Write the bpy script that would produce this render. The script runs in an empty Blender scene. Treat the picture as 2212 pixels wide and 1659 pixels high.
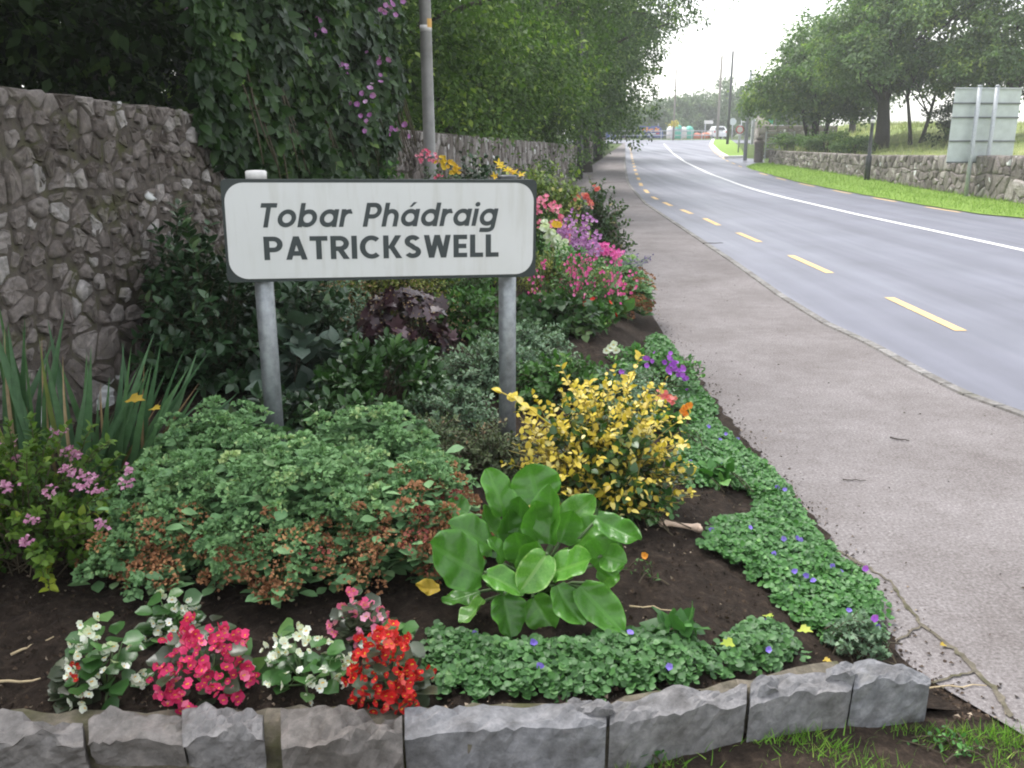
import bpy, math, random
import numpy as np
from mathutils import Vector

# ------------------------------------------------------------------ camera, light, exposure
SC = bpy.context.scene
COL = SC.collection
H = 1.6                       # eye height
FD = 1944.0                   # focal length in the measuring units (photo 2212 x 1659)
PITCH = math.atan((829.5 - 290.0) / FD)
cd = bpy.data.cameras.new('camera')
cd.sensor_width = 36.0
cd.lens = FD / 2212.0 * 36.0
cd.clip_start = 0.05
cd.clip_end = 3000
cam = bpy.data.objects.new('camera', cd)
cam.location = (0, 0, H)
cam.rotation_euler = (math.pi / 2 - PITCH, 0, 0)
COL.objects.link(cam)
SC.camera = cam

SUN_EL, SUN_AZ = 60.0, -40.0   # degrees; azimuth clockwise from +Y (the road ahead): high, from beyond the trees on the left
w = bpy.data.worlds.new('World')
SC.world = w
w.use_nodes = True
nt = w.node_tree
bg = nt.nodes['Background']
sky = nt.nodes.new('ShaderNodeTexSky')
sky.sky_type = 'NISHITA'
sky.sun_disc = False
sky.sun_elevation = math.radians(SUN_EL)
sky.sun_rotation = math.radians(SUN_AZ)
sky.air_density = 1.5
sky.dust_density = 1.5
sky.ozone_density = 1.0
hs = nt.nodes.new('ShaderNodeHueSaturation')      # overcast: the blue is greyed by cloud
hs.inputs['Saturation'].default_value = 0.22
nt.links.new(sky.outputs['Color'], hs.inputs['Color'])
nt.links.new(hs.outputs['Color'], bg.inputs['Color'])
bg.inputs['Strength'].default_value = 0.15
sd = bpy.data.lights.new('sun', 'SUN')
sd.energy = 1.3
sd.angle = math.radians(25)
sd.color = (1.0, 0.97, 0.93)
so = bpy.data.objects.new('sun', sd)
_e, _a = math.radians(SUN_EL), math.radians(SUN_AZ)
sv = Vector((math.cos(_e) * math.sin(_a), math.cos(_e) * math.cos(_a), math.sin(_e)))
so.rotation_euler = sv.to_track_quat('Z', 'Y').to_euler()
COL.objects.link(so)
SC.view_settings.view_transform = 'Standard'
SC.view_settings.look = 'None'
SC.view_settings.gamma = 1.0
SC.view_settings.exposure = 1.6
SC.cycles.filter_width = 2.0
SC.cycles.volume_bounces = 3
SC.cycles.transparent_max_bounces = 8

# ------------------------------------------------------------------ measuring
CP, SP = math.cos(PITCH), math.sin(PITCH)


def ray(x, y):
    u = (x - 1106.0) / FD
    v = (829.5 - y) / FD
    return u, CP + v * SP, -SP + v * CP


def PD(x, y, d):
    a, b, c = ray(x, y)
    t = d / b
    return np.array((a * t, d, H + c * t))


def PZ(x, y, z):
    a, b, c = ray(x, y)
    t = (z - H) / c
    return np.array((a * t, b * t, z))


def rise(y):
    s = min(max((y - 24.0) / 8.0, 0.0), 1.0)
    return 0.0125 * max(y - 28.0, 0.0) * s * (1 if y < 140 else 140.0 / y)


def PG(x, y, off=0.0):
    a, b, c = ray(x, y)
    lo, hi = 0.3, 400.0
    for _ in range(60):
        m = 0.5 * (lo + hi)
        if H + c * m > rise(b * m) + off:
            lo = m
        else:
            hi = m
    return np.array((a * lo, b * lo, rise(b * lo) + off))


def X_at(px, d, z):
    return (px - 1106.0) / FD * (d * CP + (H - z) * SP)


def lerp_list(pts, y):
    """x at y along points sorted by y"""
    ys = [p[1] for p in pts]
    xs = [p[0] for p in pts]
    if y <= ys[0]:
        k = (xs[1] - xs[0]) / (ys[1] - ys[0])
        return xs[0] + k * (y - ys[0])
    if y >= ys[-1]:
        k = (xs[-1] - xs[-2]) / (ys[-1] - ys[-2])
        return xs[-1] + k * (y - ys[-1])
    return float(np.interp(y, ys, xs))


# ------------------------------------------------------------------ materials
MATS = {}


def newmat(name):
    m = bpy.data.materials.new(name)
    m.use_nodes = True
    return m, m.node_tree, m.node_tree.nodes['Principled BSDF']


def lk(nt_, a, b):
    nt_.links.new(a, b)


def coord(nt_, scale=1.0, kind='Object'):
    tc = nt_.nodes.new('ShaderNodeTexCoord')
    mp = nt_.nodes.new('ShaderNodeMapping')
    mp.inputs['Scale'].default_value = (scale, scale, scale) if not isinstance(scale, tuple) else scale
    lk(nt_, tc.outputs[kind], mp.inputs['Vector'])
    return mp.outputs['Vector']


def noise(nt_, vec, scale, detail=6, rough=0.6):
    n = nt_.nodes.new('ShaderNodeTexNoise')
    n.inputs['Scale'].default_value = scale
    n.inputs['Detail'].default_value = detail
    n.inputs['Roughness'].default_value = rough
    lk(nt_, vec, n.inputs['Vector'])
    return n.outputs['Fac']


def ramp(nt_, fac, stops):
    r = nt_.nodes.new('ShaderNodeValToRGB')
    el = r.color_ramp.elements
    while len(el) < len(stops):
        el.new(0.5)
    for e, (p, c) in zip(el, stops):
        e.position = p
        e.color = (*c, 1) if len(c) == 3 else c
    lk(nt_, fac, r.inputs['Fac'])
    return r.outputs['Color']


def mix(nt_, fac, a, b, mode='MIX'):
    m = nt_.nodes.new('ShaderNodeMix')
    m.data_type = 'RGBA'
    m.blend_type = mode
    for sock, v in ((m.inputs[0], fac), (m.inputs[6], a), (m.inputs[7], b)):
        if isinstance(v, (int, float)):
            sock.default_value = v
        elif isinstance(v, tuple):
            sock.default_value = (*v, 1) if len(v) == 3 else v
        else:
            lk(nt_, v, sock)
    return m.outputs[2]


def bump(nt_, bsdf, h, strength=0.4, dist=0.02):
    b = nt_.nodes.new('ShaderNodeBump')
    b.inputs['Strength'].default_value = strength
    b.inputs['Distance'].default_value = dist
    lk(nt_, h, b.inputs['Height'])
    lk(nt_, b.outputs['Normal'], bsdf.inputs['Normal'])


def attr(nt_, name='tint'):
    a = nt_.nodes.new('ShaderNodeAttribute')
    a.attribute_name = name
    return a.outputs['Fac']


def leafmat(name, c1, c2, c3=None, rough=0.5, trans=0.22, spec=0.24):
    """leaf colour runs c1 -> c2 (-> c3 for the odd leaf) by the leaf's own random tint"""
    m, t, b = newmat(name)
    stops = [(0.0, c1), (0.8 if c3 else 1.0, c2)] + ([(1.0, c3)] if c3 else [])
    colr = ramp(t, attr(t), stops)
    n = noise(t, coord(t, 1.0), 35.0, 3)
    colr = mix(t, 0.35, colr, ramp(t, n, [(0.25, (0.35, 0.35, 0.35)), (0.75, (1.5, 1.5, 1.5))]), 'MULTIPLY')
    lk(t, colr, b.inputs['Base Color'])
    b.inputs['Roughness'].default_value = rough
    b.inputs['Specular IOR Level'].default_value = spec
    if trans > 0:
        tr = t.nodes.new('ShaderNodeBsdfTranslucent')
        lk(t, mix(t, 1.0, colr, (1.0, 1.25, 0.55), 'MULTIPLY'), tr.inputs['Color'])
        ms = t.nodes.new('ShaderNodeMixShader')
        ms.inputs[0].default_value = trans
        lk(t, b.outputs[0], ms.inputs[1])
        lk(t, tr.outputs[0], ms.inputs[2])
        lk(t, ms.outputs[0], t.nodes['Material Output'].inputs['Surface'])
    return m


def plain(name, c, rough=0.6, metal=0.0, var=0.25, nscale=20.0, bs=0.15):
    m, t, b = newmat(name)
    n = noise(t, coord(t), nscale, 5)
    k1, k2 = 1.0 - var, 1.0 + var
    lk(t, mix(t, 1.0, c, ramp(t, n, [(0.3, (k1,) * 3), (0.7, (k2,) * 3)]), 'MULTIPLY'), b.inputs['Base Color'])
    b.inputs['Roughness'].default_value = rough
    b.inputs['Metallic'].default_value = metal
    if bs > 0:
        bump(t, b, n, bs, 0.01)
    return m


def stonemat(name, stops, white=0.0, moss=0.3, rough=0.9, fine=28.0, mosscol=(0.06, 0.065, 0.02)):
    m, t, b = newmat(name)
    v = coord(t)
    colr = ramp(t, attr(t), stops)
    n1 = noise(t, v, 4.0, 5)
    n2 = noise(t, v, fine, 8, 0.7)
    colr = mix(t, 0.85, colr, ramp(t, n2, [(0.25, (0.5, 0.5, 0.5)), (0.5, (1, 1, 1)), (0.78, (1.75, 1.7, 1.65))]), 'MULTIPLY')
    colr = mix(t, 0.7, colr, ramp(t, noise(t, v, 11.0, 4, 0.55), [(0.3, (0.72, 0.69, 0.66)), (0.5, (1, 1, 1)), (0.7, (1.22, 1.22, 1.25))]), 'MULTIPLY')
    if moss > 0:
        f = ramp(t, noise(t, v, 7.0, 6), [(0.62 - moss * 0.3, (0, 0, 0)), (0.72, (moss * 2, moss * 2, moss * 2))])
        colr = mix(t, f, colr, mosscol)
    if white > 0:
        f = ramp(t, noise(t, v, 3.7, 2, 0.45), [(0.735 - white * 0.1, (0, 0, 0)), (0.75 - white * 0.1, (1, 1, 1))])
        colr = mix(t, f, colr, (0.62, 0.62, 0.62))
    lk(t, colr, b.inputs['Base Color'])
    b.inputs['Roughness'].default_value = rough
    b.inputs['Specular IOR Level'].default_value = 0.2
    bump(t, b, n2, 0.6, 0.02)
    return m


# ------------------------------------------------------------------ mesh building
RNG = np.random.default_rng(7)
random.seed(7)


def nrm(v):
    v = np.asarray(v, float)
    return v / np.maximum(np.linalg.norm(v, axis=-1, keepdims=True), 1e-9)


class MB:
    """collects polygons with a tint per face and builds ONE mesh object"""

    def __init__(self):
        self.V, self.L, self.N, self.T, self.M, self.S = [], [], [], [], [], []
        self.n = 0

    def raw(self, verts, faces, tint=0.5, mi=0, smooth=False):
        verts = np.asarray(verts, float).reshape(-1, 3)
        self.V.append(verts)
        self.L.append(np.concatenate([np.asarray(f, int) for f in faces]) + self.n)
        self.N.append(np.array([len(f) for f in faces], int))
        nf = len(faces)
        self.T.append(np.broadcast_to(np.asarray(tint, float), (nf,)).copy())
        self.M.append(np.full(nf, mi, int))
        self.S.append(np.full(nf, smooth, bool))
        self.n += len(verts)

    def scatter(self, tmpl, pos, dirs, ups, size, wid=1.0, tint=None, mi=0, smooth=True):
        """copies of a leaf template (x width, y length, z normal) merged in"""
        tv, tf = tmpl
        pos = np.asarray(pos, float).reshape(-1, 3)
        n = len(pos)
        if n == 0:
            return
        y = nrm(np.broadcast_to(dirs, (n, 3)))
        x = np.cross(y, np.broadcast_to(ups, (n, 3)))
        bad = np.linalg.norm(x, axis=1) < 1e-3
        if bad.any():
            x[bad] = np.cross(y[bad], np.array((0.3, 0.9, 0.1)))
        x = nrm(x)
        z = np.cross(x, y)
        s = np.broadcast_to(size, (n,))[:, None, None]
        wd = np.broadcast_to(wid, (n,))[:, None, None]
        V = pos[:, None, :] + s * (tv[None, :, 0, None] * wd * x[:, None, :] + tv[None, :, 1, None] * y[:, None, :] + tv[None, :, 2, None] * z[:, None, :])
        k = len(tv)
        fl = np.concatenate([np.asarray(f, int) for f in tf])
        fn = np.array([len(f) for f in tf], int)
        off = (np.arange(n) * k)[:, None]
        self.V.append(V.reshape(-1, 3))
        self.L.append((fl[None, :] + off).ravel() + self.n)
        self.N.append(np.tile(fn, n))
        if tint is None:
            tint = RNG.random(n)
        self.T.append(np.repeat(np.broadcast_to(tint, (n,)), len(tf)))
        self.M.append(np.full(n * len(tf), mi, int))
        self.S.append(np.full(n * len(tf), smooth, bool))
        self.n += n * k

    def tube(self, pts, radii, sides=6, tint=0.5, mi=0, cap=True):
        pts = np.asarray(pts, float)
        m = len(pts)
        radii = np.broadcast_to(radii, (m,))
        tan = np.gradient(pts, axis=0)
        tan = nrm(tan)
        ref = np.array((0.0, 0.0, 1.0)) if abs(tan[0, 2]) < 0.9 else np.array((1.0, 0.0, 0.0))
        V = []
        ang = np.linspace(0, 2 * math.pi, sides, endpoint=False)
        for i in range(m):
            a = np.cross(tan[i], ref)
            a = a / max(np.linalg.norm(a), 1e-9)
            b = np.cross(tan[i], a)
            ref = np.cross(a, tan[i])
            V.append(pts[i] + radii[i] * (np.cos(ang)[:, None] * a + np.sin(ang)[:, None] * b))
        F = []
        for i in range(m - 1):
            for j in range(sides):
                k = (j + 1) % sides
                F.append((i * sides + j, i * sides + k, (i + 1) * sides + k, (i + 1) * sides + j))
        if cap:
            F.append(tuple(range(sides))[::-1])
            F.append(tuple((m - 1) * sides + j for j in range(sides)))
        self.raw(np.concatenate(V), F, tint, mi, True)

    def box(self, c, s, rz=0.0, tint=0.5, mi=0, bev=0.0):
        cx, cy, cz = c
        hx, hy, hz = s[0] / 2, s[1] / 2, s[2] / 2
        ca, sa = math.cos(rz), math.sin(rz)
        if bev <= 0:
            P = [(x, y, z) for z in (-hz, hz) for y in (-hy, hy) for x in (-hx, hx)]
            F = [(0, 2, 3, 1), (4, 5, 7, 6), (0, 1, 5, 4), (2, 6, 7, 3), (0, 4, 6, 2), (1, 3, 7, 5)]
        else:
            # prism with chamfered vertical outline, top and bottom rims
            e = bev
            o = [(-hx + e, -hy), (hx - e, -hy), (hx, -hy + e), (hx, hy - e), (hx - e, hy), (-hx + e, hy), (-hx, hy - e), (-hx, -hy + e)]
            def sc(q, k):
                return (q[0] * (1 - k / hx), q[1] * (1 - k / hy))
            P, F = [], []
            for z, k in ((-hz, e), (-hz + e, 0), (hz - e, 0), (hz, e)):
                P += [(*sc(q, k), z) for q in o]
            for r in range(3):
                for j in range(8):
                    k2 = (j + 1) % 8
                    F.append((r * 8 + j, r * 8 + k2, (r + 1) * 8 + k2, (r + 1) * 8 + j))
            F.append(tuple(range(7, -1, -1)))
            F.append(tuple(24 + j for j in range(8)))
        P = [(cx + ca * x - sa * y, cy + sa * x + ca * y, cz + z) for x, y, z in P]
        self.raw(P, F, tint, mi)

    def prism(self, outline, y0, y1, mi=0, tint=0.5):
        """outline in x,z extruded along y"""
        n = len(outline)
        P = [(x, y0, z) for x, z in outline] + [(x, y1, z) for x, z in outline]
        F = [tuple(range(n)), tuple(range(2 * n - 1, n - 1, -1))]
        for j in range(n):
            k = (j + 1) % n
            F.append((j, n + j, n + k, k))
        self.raw(P, F, tint, mi)

    def lathe(self, prof, sides=16, c=(0, 0, 0), mi=0, tint=0.5):
        V, F = [], []
        for r, z in prof:
            for j in range(sides):
                a = 2 * math.pi * j / sides
                V.append((c[0] + r * math.cos(a), c[1] + r * math.sin(a), c[2] + z))
        m = len(prof)
        for i in range(m - 1):
            for j in range(sides):
                k = (j + 1) % sides
                F.append((i * sides + j, i * sides + k, (i + 1) * sides + k, (i + 1) * sides + j))
        F.append(tuple((m - 1) * sides + j for j in range(sides)))
        self.raw(V, F, tint, mi, True)

    def grid(self, fn, nu, nv, tint=0.5, mi=0, smooth=True):
        V = [fn(i / nu, j / nv) for j in range(nv + 1) for i in range(nu + 1)]
        F = [(j * (nu + 1) + i, j * (nu + 1) + i + 1, (j + 1) * (nu + 1) + i + 1, (j + 1) * (nu + 1) + i) for j in range(nv) for i in range(nu)]
        if callable(tint):
            tint = [tint((i + .5) / nu, (j + .5) / nv) for j in range(nv) for i in range(nu)]
        self.raw(V, F, tint, mi, smooth)

    def mesh(self, name, mats):
        me = bpy.data.meshes.new(name)
        V = np.concatenate(self.V)
        L = np.concatenate(self.L)
        N = np.concatenate(self.N)
        me.vertices.add(len(V))
        me.vertices.foreach_set('co', V.astype(np.float32).ravel())
        me.loops.add(len(L))
        me.loops.foreach_set('vertex_index', L.astype(np.int32))
        me.polygons.add(len(N))
        st = np.concatenate(([0], np.cumsum(N)[:-1]))
        me.polygons.foreach_set('loop_start', st.astype(np.int32))
        me.polygons.foreach_set('material_index', np.concatenate(self.M).astype(np.int32))
        me.polygons.foreach_set('use_smooth', np.concatenate(self.S))
        a = me.attributes.new('tint', 'FLOAT', 'FACE')
        a.data.foreach_set('value', np.concatenate(self.T).astype(np.float32))
        for m in (mats if isinstance(mats, (list, tuple)) else [mats]):
            me.materials.append(m)
        me.update(calc_edges=True)
        me.validate()
        return me

    def build(self, name, mats, parent=None, loc=None):
        o = bpy.data.objects.new(name, self.mesh(name, mats))
        COL.objects.link(o)
        if parent is not None:
            o.parent = parent
        if loc is not None:
            o.location = loc
        return o


def tag(o, label=None, cat=None, group=None, kind=None):
    for k, v in (('label', label), ('category', cat), ('group', group), ('kind', kind)):
        if v:
            o[k] = v
    return o


def thing(name, label, cat, loc=(0, 0, 0), rz=0.0, group=None):
    o = bpy.data.objects.new(name, None)
    o.empty_display_size = 0.1
    o.location = [float(q) for q in loc]
    o.rotation_euler = (0, 0, rz)
    COL.objects.link(o)
    return tag(o, label, cat, group, 'thing')


def copy_tree(o, parent=None):
    c = o.copy()
    COL.objects.link(c)
    if parent is not None:
        c.parent = parent
    for ch in [q for q in COL.objects if q.parent == o]:
        copy_tree(ch, c)
    return c


# leaf templates ------------------------------------------------------------------
def leaf_t(n, width, fold=0.25, curl=0.15, wave=0.0):
    V, F = [], []
    for i in range(n + 1):
        t = i / n
        wd = width(t)
        zz = -curl * t * t
        wv = wave * math.sin(i * 2.6)
        V += [(-wd, t, zz + fold * wd + wv), (0, t, zz), (wd, t, zz + fold * wd - wv)]
    for i in range(n):
        a = i * 3
        F += [(a, a + 1, a + 4, a + 3), (a + 1, a + 2, a + 5, a + 4)]
    return np.array(V, float), F


def w_ovate(mx):
    return lambda t: mx * (math.sin(math.pi * min(1.0, t ** 0.72)) ** 0.8 + 0.02) if 0 < t < 1 else mx * 0.03


def w_lance(mx):
    return lambda t: mx * (math.sin(math.pi * t ** 0.85) * 1.0) + 0.01


def w_round(mx):
    return lambda t: mx * (math.sqrt(max(0.0, 1 - (2 * t - 1) ** 2)) * 1.0) + 0.01


def w_obov(mx):
    return lambda t: mx * (math.sin(math.pi * t ** 1.35) ** 0.8) + 0.015 if t < 1 else 0.02


QUAD = (np.array([(0, 0, 0), (0.27, 0.45, 0.07), (0, 1, -0.12), (-0.27, 0.45, 0.07)], float), [(0, 1, 2, 3)])
QUAD2 = (np.array([(0, 0, 0), (0.3, 0.38, 0.1), (0, 0.42, 0.0), (-0.3, 0.38, 0.1), (0.02, 1, -0.18)], float), [(0, 1, 2), (0, 2, 3), (1, 4, 2), (2, 4, 3)])
OVATE = leaf_t(4, w_ovate(0.3))
OVATE_W = leaf_t(4, w_ovate(0.42), 0.2, 0.2, 0.03)
LANCE = leaf_t(4, w_lance(0.17), 0.3, 0.25)
OBOV = leaf_t(4, w_obov(0.24), 0.3, 0.12)
ROUND = leaf_t(4, w_round(0.5), 0.28, 0.1)
PETAL = leaf_t(3, w_obov(0.5), 0.3, -0.1)
BUD = leaf_t(2, w_round(0.45), 0.5, 0.25)


def ivy_template():
    o = [(0, 0), (0.34, -0.06), (0.46, 0.22), (0.27, 0.36), (0.36, 0.62), (0.14, 0.66), (0, 1.0), (-0.14, 0.66), (-0.36, 0.62), (-0.27, 0.36), (-0.46, 0.22), (-0.34, -0.06)]
    V = [(0, 0.35, 0)] + [(x, y, 0.16 * abs(x) - 0.16 * max(y - .3, 0)) for x, y in o]
    n = len(o)
    F = [(0, 1 + j, 1 + (j + 1) % n) for j in range(n)]
    return np.array(V, float), F


IVY = ivy_template()


def rand_dirs(n, up=0.0):
    v = RNG.normal(size=(n, 3))
    v = nrm(v)
    v[:, 2] += up
    return nrm(v)


# ------------------------------------------------------------------ palette
M_asph = None


def mat_asphalt():
    m, t, b = newmat('asphalt')
    v = coord(t)
    n = noise(t, v, 130.0, 6, 0.8)
    n4 = noise(t, v, 0.7, 6, 0.6)
    n2 = noise(t, coord(t, (1.2, 0.05, 1.0)), 1.0, 4)
    c = ramp(t, n, [(0.3, (0.055, 0.055, 0.07)), (0.72, (0.19, 0.19, 0.235))])
    c = mix(t, 0.8, c, ramp(t, n2, [(0.32, (0.76, 0.76, 0.77)), (0.68, (1.22, 1.22, 1.25))]), 'MULTIPLY')
    c = mix(t, 0.7, c, ramp(t, n4, [(0.35, (0.8, 0.8, 0.8)), (0.6, (1.1, 1.1, 1.1))]), 'MULTIPLY')
    lk(t, c, b.inputs['Base Color'])
    lk(t, ramp(t, n2, [(0.3, (0.62,) * 3), (0.7, (0.42,) * 3)]), b.inputs['Roughness'])
    bump(t, b, n, 0.25, 0.006)
    return m


def mat_path():
    m, t, b = newmat('path tarmac')
    v = coord(t)
    n = noise(t, v, 75.0, 5, 0.75)
    n2 = noise(t, v, 1.3, 5)
    n3 = noise(t, v, 9.0, 6, 0.7)
    c = ramp(t, n, [(0.28, (0.092, 0.081, 0.078)), (0.52, (0.2, 0.182, 0.18)), (0.75, (0.35, 0.325, 0.322))])
    c = mix(t, 0.8, c, ramp(t, n2, [(0.3, (0.7, 0.68, 0.66)), (0.55, (1.0, 1.0, 1.0)), (0.7, (1.15, 1.15, 1.16))]), 'MULTIPLY')
    c = mix(t, 0.6, c, ramp(t, n3, [(0.3, (0.75, 0.72, 0.7)), (0.6, (1.1, 1.1, 1.1))]), 'MULTIPLY')
    lk(t, c, b.inputs['Base Color'])
    b.inputs['Roughness'].default_value = 0.92
    b.inputs['Specular IOR Level'].default_value = 0.2
    bump(t, b, n, 0.5, 0.012)
    return m


def mat_soil(name='soil', k=1.0):
    m, t, b = newmat(name)
    v = coord(t)
    n = noise(t, v, 26.0, 9, 0.75)
    n2 = noise(t, v, 90.0, 5, 0.7)
    c = ramp(t, n, [(0.3, (0.012 * k, 0.009 * k, 0.007 * k)), (0.55, (0.045 * k, 0.032 * k, 0.024 * k)), (0.78, (0.11 * k, 0.08 * k, 0.06 * k))])
    c = mix(t, ramp(t, n2, [(0.68, (0, 0, 0)), (0.72, (0.7, 0.7, 0.7))]), c, (0.16 * k, 0.12 * k, 0.085 * k))
    lk(t, c, b.inputs['Base Color'])
    b.inputs['Roughness'].default_value = 0.95
    b.inputs['Specular IOR Level'].default_value = 0.15
    bump(t, b, n, 1.0, 0.035)
    return m


def mat_grass(name, c1, c2, c3, s=3.0):
    m, t, b = newmat(name)
    v = coord(t)
    n = noise(t, v, s, 8, 0.75)
    n2 = noise(t, v, 70.0, 4, 0.7)
    c = ramp(t, n, [(0.3, c1), (0.52, c2), (0.72, c3)])
    c = mix(t, 0.8, c, ramp(t, n2, [(0.3, (0.55,) * 3), (0.7, (1.4,) * 3)]), 'MULTIPLY')
    lk(t, c, b.inputs['Base Color'])
    b.inputs['Roughness'].default_value = 0.9
    b.inputs['Specular IOR Level'].default_value = 0.1
    bump(t, b, n2, 0.8, 0.03)
    return m


ASPH = mat_asphalt()
PATH = mat_path()
SOIL = mat_soil()
SOIL2 = mat_soil('front soil', 1.5)
VERGE = mat_grass('mown verge', (0.13, 0.22, 0.03), (0.2, 0.31, 0.06), (0.28, 0.38, 0.09))
FIELD = mat_grass('rough field', (0.1, 0.15, 0.04), (0.24, 0.28, 0.1), (0.36, 0.35, 0.17), 0.8)
LAND = mat_grass('land', (0.05, 0.08, 0.02), (0.08, 0.12, 0.03), (0.11, 0.14, 0.05), 0.4)
KERBM = stonemat('worn kerb', [(0, (0.17, 0.16, 0.15)), (1, (0.25, 0.24, 0.23))], 0, 0.2)
CONC = stonemat('old concrete kerb', [(0, (0.24, 0.225, 0.21)), (1, (0.36, 0.34, 0.32))], 0, 0.12)
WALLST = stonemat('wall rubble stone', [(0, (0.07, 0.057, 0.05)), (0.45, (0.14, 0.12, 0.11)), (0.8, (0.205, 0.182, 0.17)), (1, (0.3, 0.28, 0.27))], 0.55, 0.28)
MORTAR = stonemat('old mortar', [(0, (0.045, 0.037, 0.03)), (1, (0.1, 0.085, 0.075))], 0, 0.45)
WALLFAR = stonemat('pale rubble stone', [(0, (0.12, 0.105, 0.098)), (0.5, (0.215, 0.19, 0.178)), (1, (0.36, 0.33, 0.31))], 0.3, 0.12)
MORTARFAR = stonemat('pale mortar', [(0, (0.13, 0.115, 0.1)), (1, (0.18, 0.16, 0.14))], 0, 0.2)
SLATE = stonemat('blue grey limestone', [(0, (0.115, 0.1, 0.088)), (0.5, (0.17, 0.16, 0.155)), (1, (0.175, 0.18, 0.195))], 0.0, 0.12, 0.85, 22.0, (0.12, 0.11, 0.07))
EDGEMORTAR = stonemat('mossy mortar', [(0, (0.1, 0.088, 0.065)), (1, (0.16, 0.14, 0.11))], 0, 0.42, 0.95, 30.0, (0.05, 0.055, 0.012))
GALV = plain('galvanised steel', (0.27, 0.285, 0.305), 0.45, 0.5, 0.3, 26.0, 0.08)
GALV2 = plain('weathered galvanised steel', (0.4, 0.42, 0.44), 0.6, 0.2, 0.15, 30.0, 0.05)
POLE = plain('lamp post grey', (0.2, 0.195, 0.185), 0.6, 0.2, 0.2, 8.0, 0.05)
DARKPOLE = plain('dark painted pole', (0.03, 0.033, 0.035), 0.5, 0.1, 0.2, 12.0, 0.05)
WOODPOLE = plain('weathered wood pole', (0.2, 0.18, 0.16), 0.85, 0, 0.25, 15.0, 0.2)
CAPW = plain('white post cap', (0.6, 0.58, 0.57), 0.6, 0, 0.12, 30.0, 0.1)
SIGNW = plain('white sign sheeting', (0.6, 0.6, 0.615), 0.45, 0, 0.04, 9.0, 0.0)
SIGNB = plain('black green sign border', (0.021, 0.028, 0.03), 0.45, 0, 0.1, 12.0, 0.0)
def signmat():
    m_, t, b = newmat('sign sheeting, weathered')
    n = noise(t, coord(t, (26, 26, 2.2)), 1.0, 5)
    n2_ = noise(t, coord(t), 3.0, 6)
    c = mix(t, 1.0, (0.6, 0.598, 0.605), ramp(t, n, [(.28, (.88, .87, .84)), (.5, (1, 1, 1))]), 'MULTIPLY')
    c = mix(t, .8, c, ramp(t, n2_, [(.3, (.93, .93, .92)), (.6, (1.02, 1.02, 1.02))]), 'MULTIPLY')
    lk(t, c, b.inputs['Base Color'])
    b.inputs['Roughness'].default_value = .45
    return m_


SIGNW = signmat()
LETTER = plain('dark lettering', (0.033, 0.042, 0.047), 0.45, 0, 0.1, 12.0, 0.0)
SIGNBACK = plain('grey sign back', (0.46, 0.5, 0.5), 0.55, 0.2, 0.1, 5.0, 0.0)
def paintmat(name, c, wear):
    m_, t, b = newmat(name)
    n = noise(t, coord(t), 55.0, 6, .75)
    n2_ = noise(t, coord(t), 2.5, 4)
    f = mix(t, .5, ramp(t, n, [(.56 - wear, (1, 1, 1)), (.66 - wear, (.15, .15, .15))]), ramp(t, n2_, [(.3, (1, 1, 1)), (.7, (.6, .6, .6))]), 'MULTIPLY')
    lk(t, mix(t, f, (.12, .12, .14), c), b.inputs['Base Color'])
    b.inputs['Roughness'].default_value = .8
    return m_


YELLINE = paintmat('yellow road paint', (.76, .51, .21), .04)
WHLINE = paintmat('white road paint', (.76, .75, .73), 0)
BARK = plain('dark bark', (0.035, 0.03, 0.024), 0.9, 0, 0.4, 18.0, 0.6)
BARK2 = plain('pale bark', (0.12, 0.1, 0.08), 0.9, 0, 0.5, 14.0, 0.6)
TWIG = plain('stem brown', (0.06, 0.045, 0.025), 0.8, 0, 0.3, 30.0, 0.1)
GSTEM = plain('stem green', (0.06, 0.11, 0.03), 0.6, 0, 0.3, 30.0, 0.1)

# ------------------------------------------------------------------ plan curves
ROADZ = -0.1
KERB = sorted([tuple(PG(x, y)[:2]) for x, y in [(2212, 890), (2100, 850), (2000, 800), (1900, 745), (1800, 700), (1700, 640), (1600, 570), (1500, 505), (1400, 440), (1360, 395), (1353, 365), (1351, 340), (1351, 322)]], key=lambda p: p[1])
REDGE = sorted([tuple(PG(x, y, ROADZ)[:2]) for x, y in [(2212, 474), (2100, 463), (1986, 445), (1902, 430), (1835, 418), (1784, 408), (1744, 400), (1711, 393), (1684, 386), (1663, 380), (1617, 367), (1570, 347), (1545, 331), (1533, 316)]], key=lambda p: p[1])
CENTRE = sorted([tuple(PG(x, y, ROADZ)[:2]) for x, y in [(2212, 541), (2000, 495), (1850, 463), (1700, 428), (1600, 400), (1530, 374), (1480, 350), (1452, 330), (1440, 317)]], key=lambda p: p[1])
BEDEDGE = sorted([tuple(PG(x, y)[:2]) for x, y in [(1905, 1400), (1890, 1300), (1800, 1185), (1712, 1090), (1630, 1000), (1560, 900), (1512, 840), (1462, 770), (1407, 700), (1380, 640), (1345, 560), (1330, 500), (1330, 450)]], key=lambda p: p[1])
_by = np.array([p[1] for p in BEDEDGE]); _bx = np.array([p[0] for p in BEDEDGE])
_yy = np.arange(_by[0], _by[-1], 0.05)
_xx = np.interp(_yy, _by, _bx)
for _ in range(3):
    _k = 9
    _xx = np.convolve(np.pad(_xx, _k, mode='reflect', reflect_type='odd'), np.ones(2 * _k + 1) / (2 * _k + 1), 'valid')
BEDEDGE = list(zip(_xx.tolist(), _yy.tolist()))
WSL = 0.1506


def wallx(y):
    return -2.14 + WSL * (y - 4.0)


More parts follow.
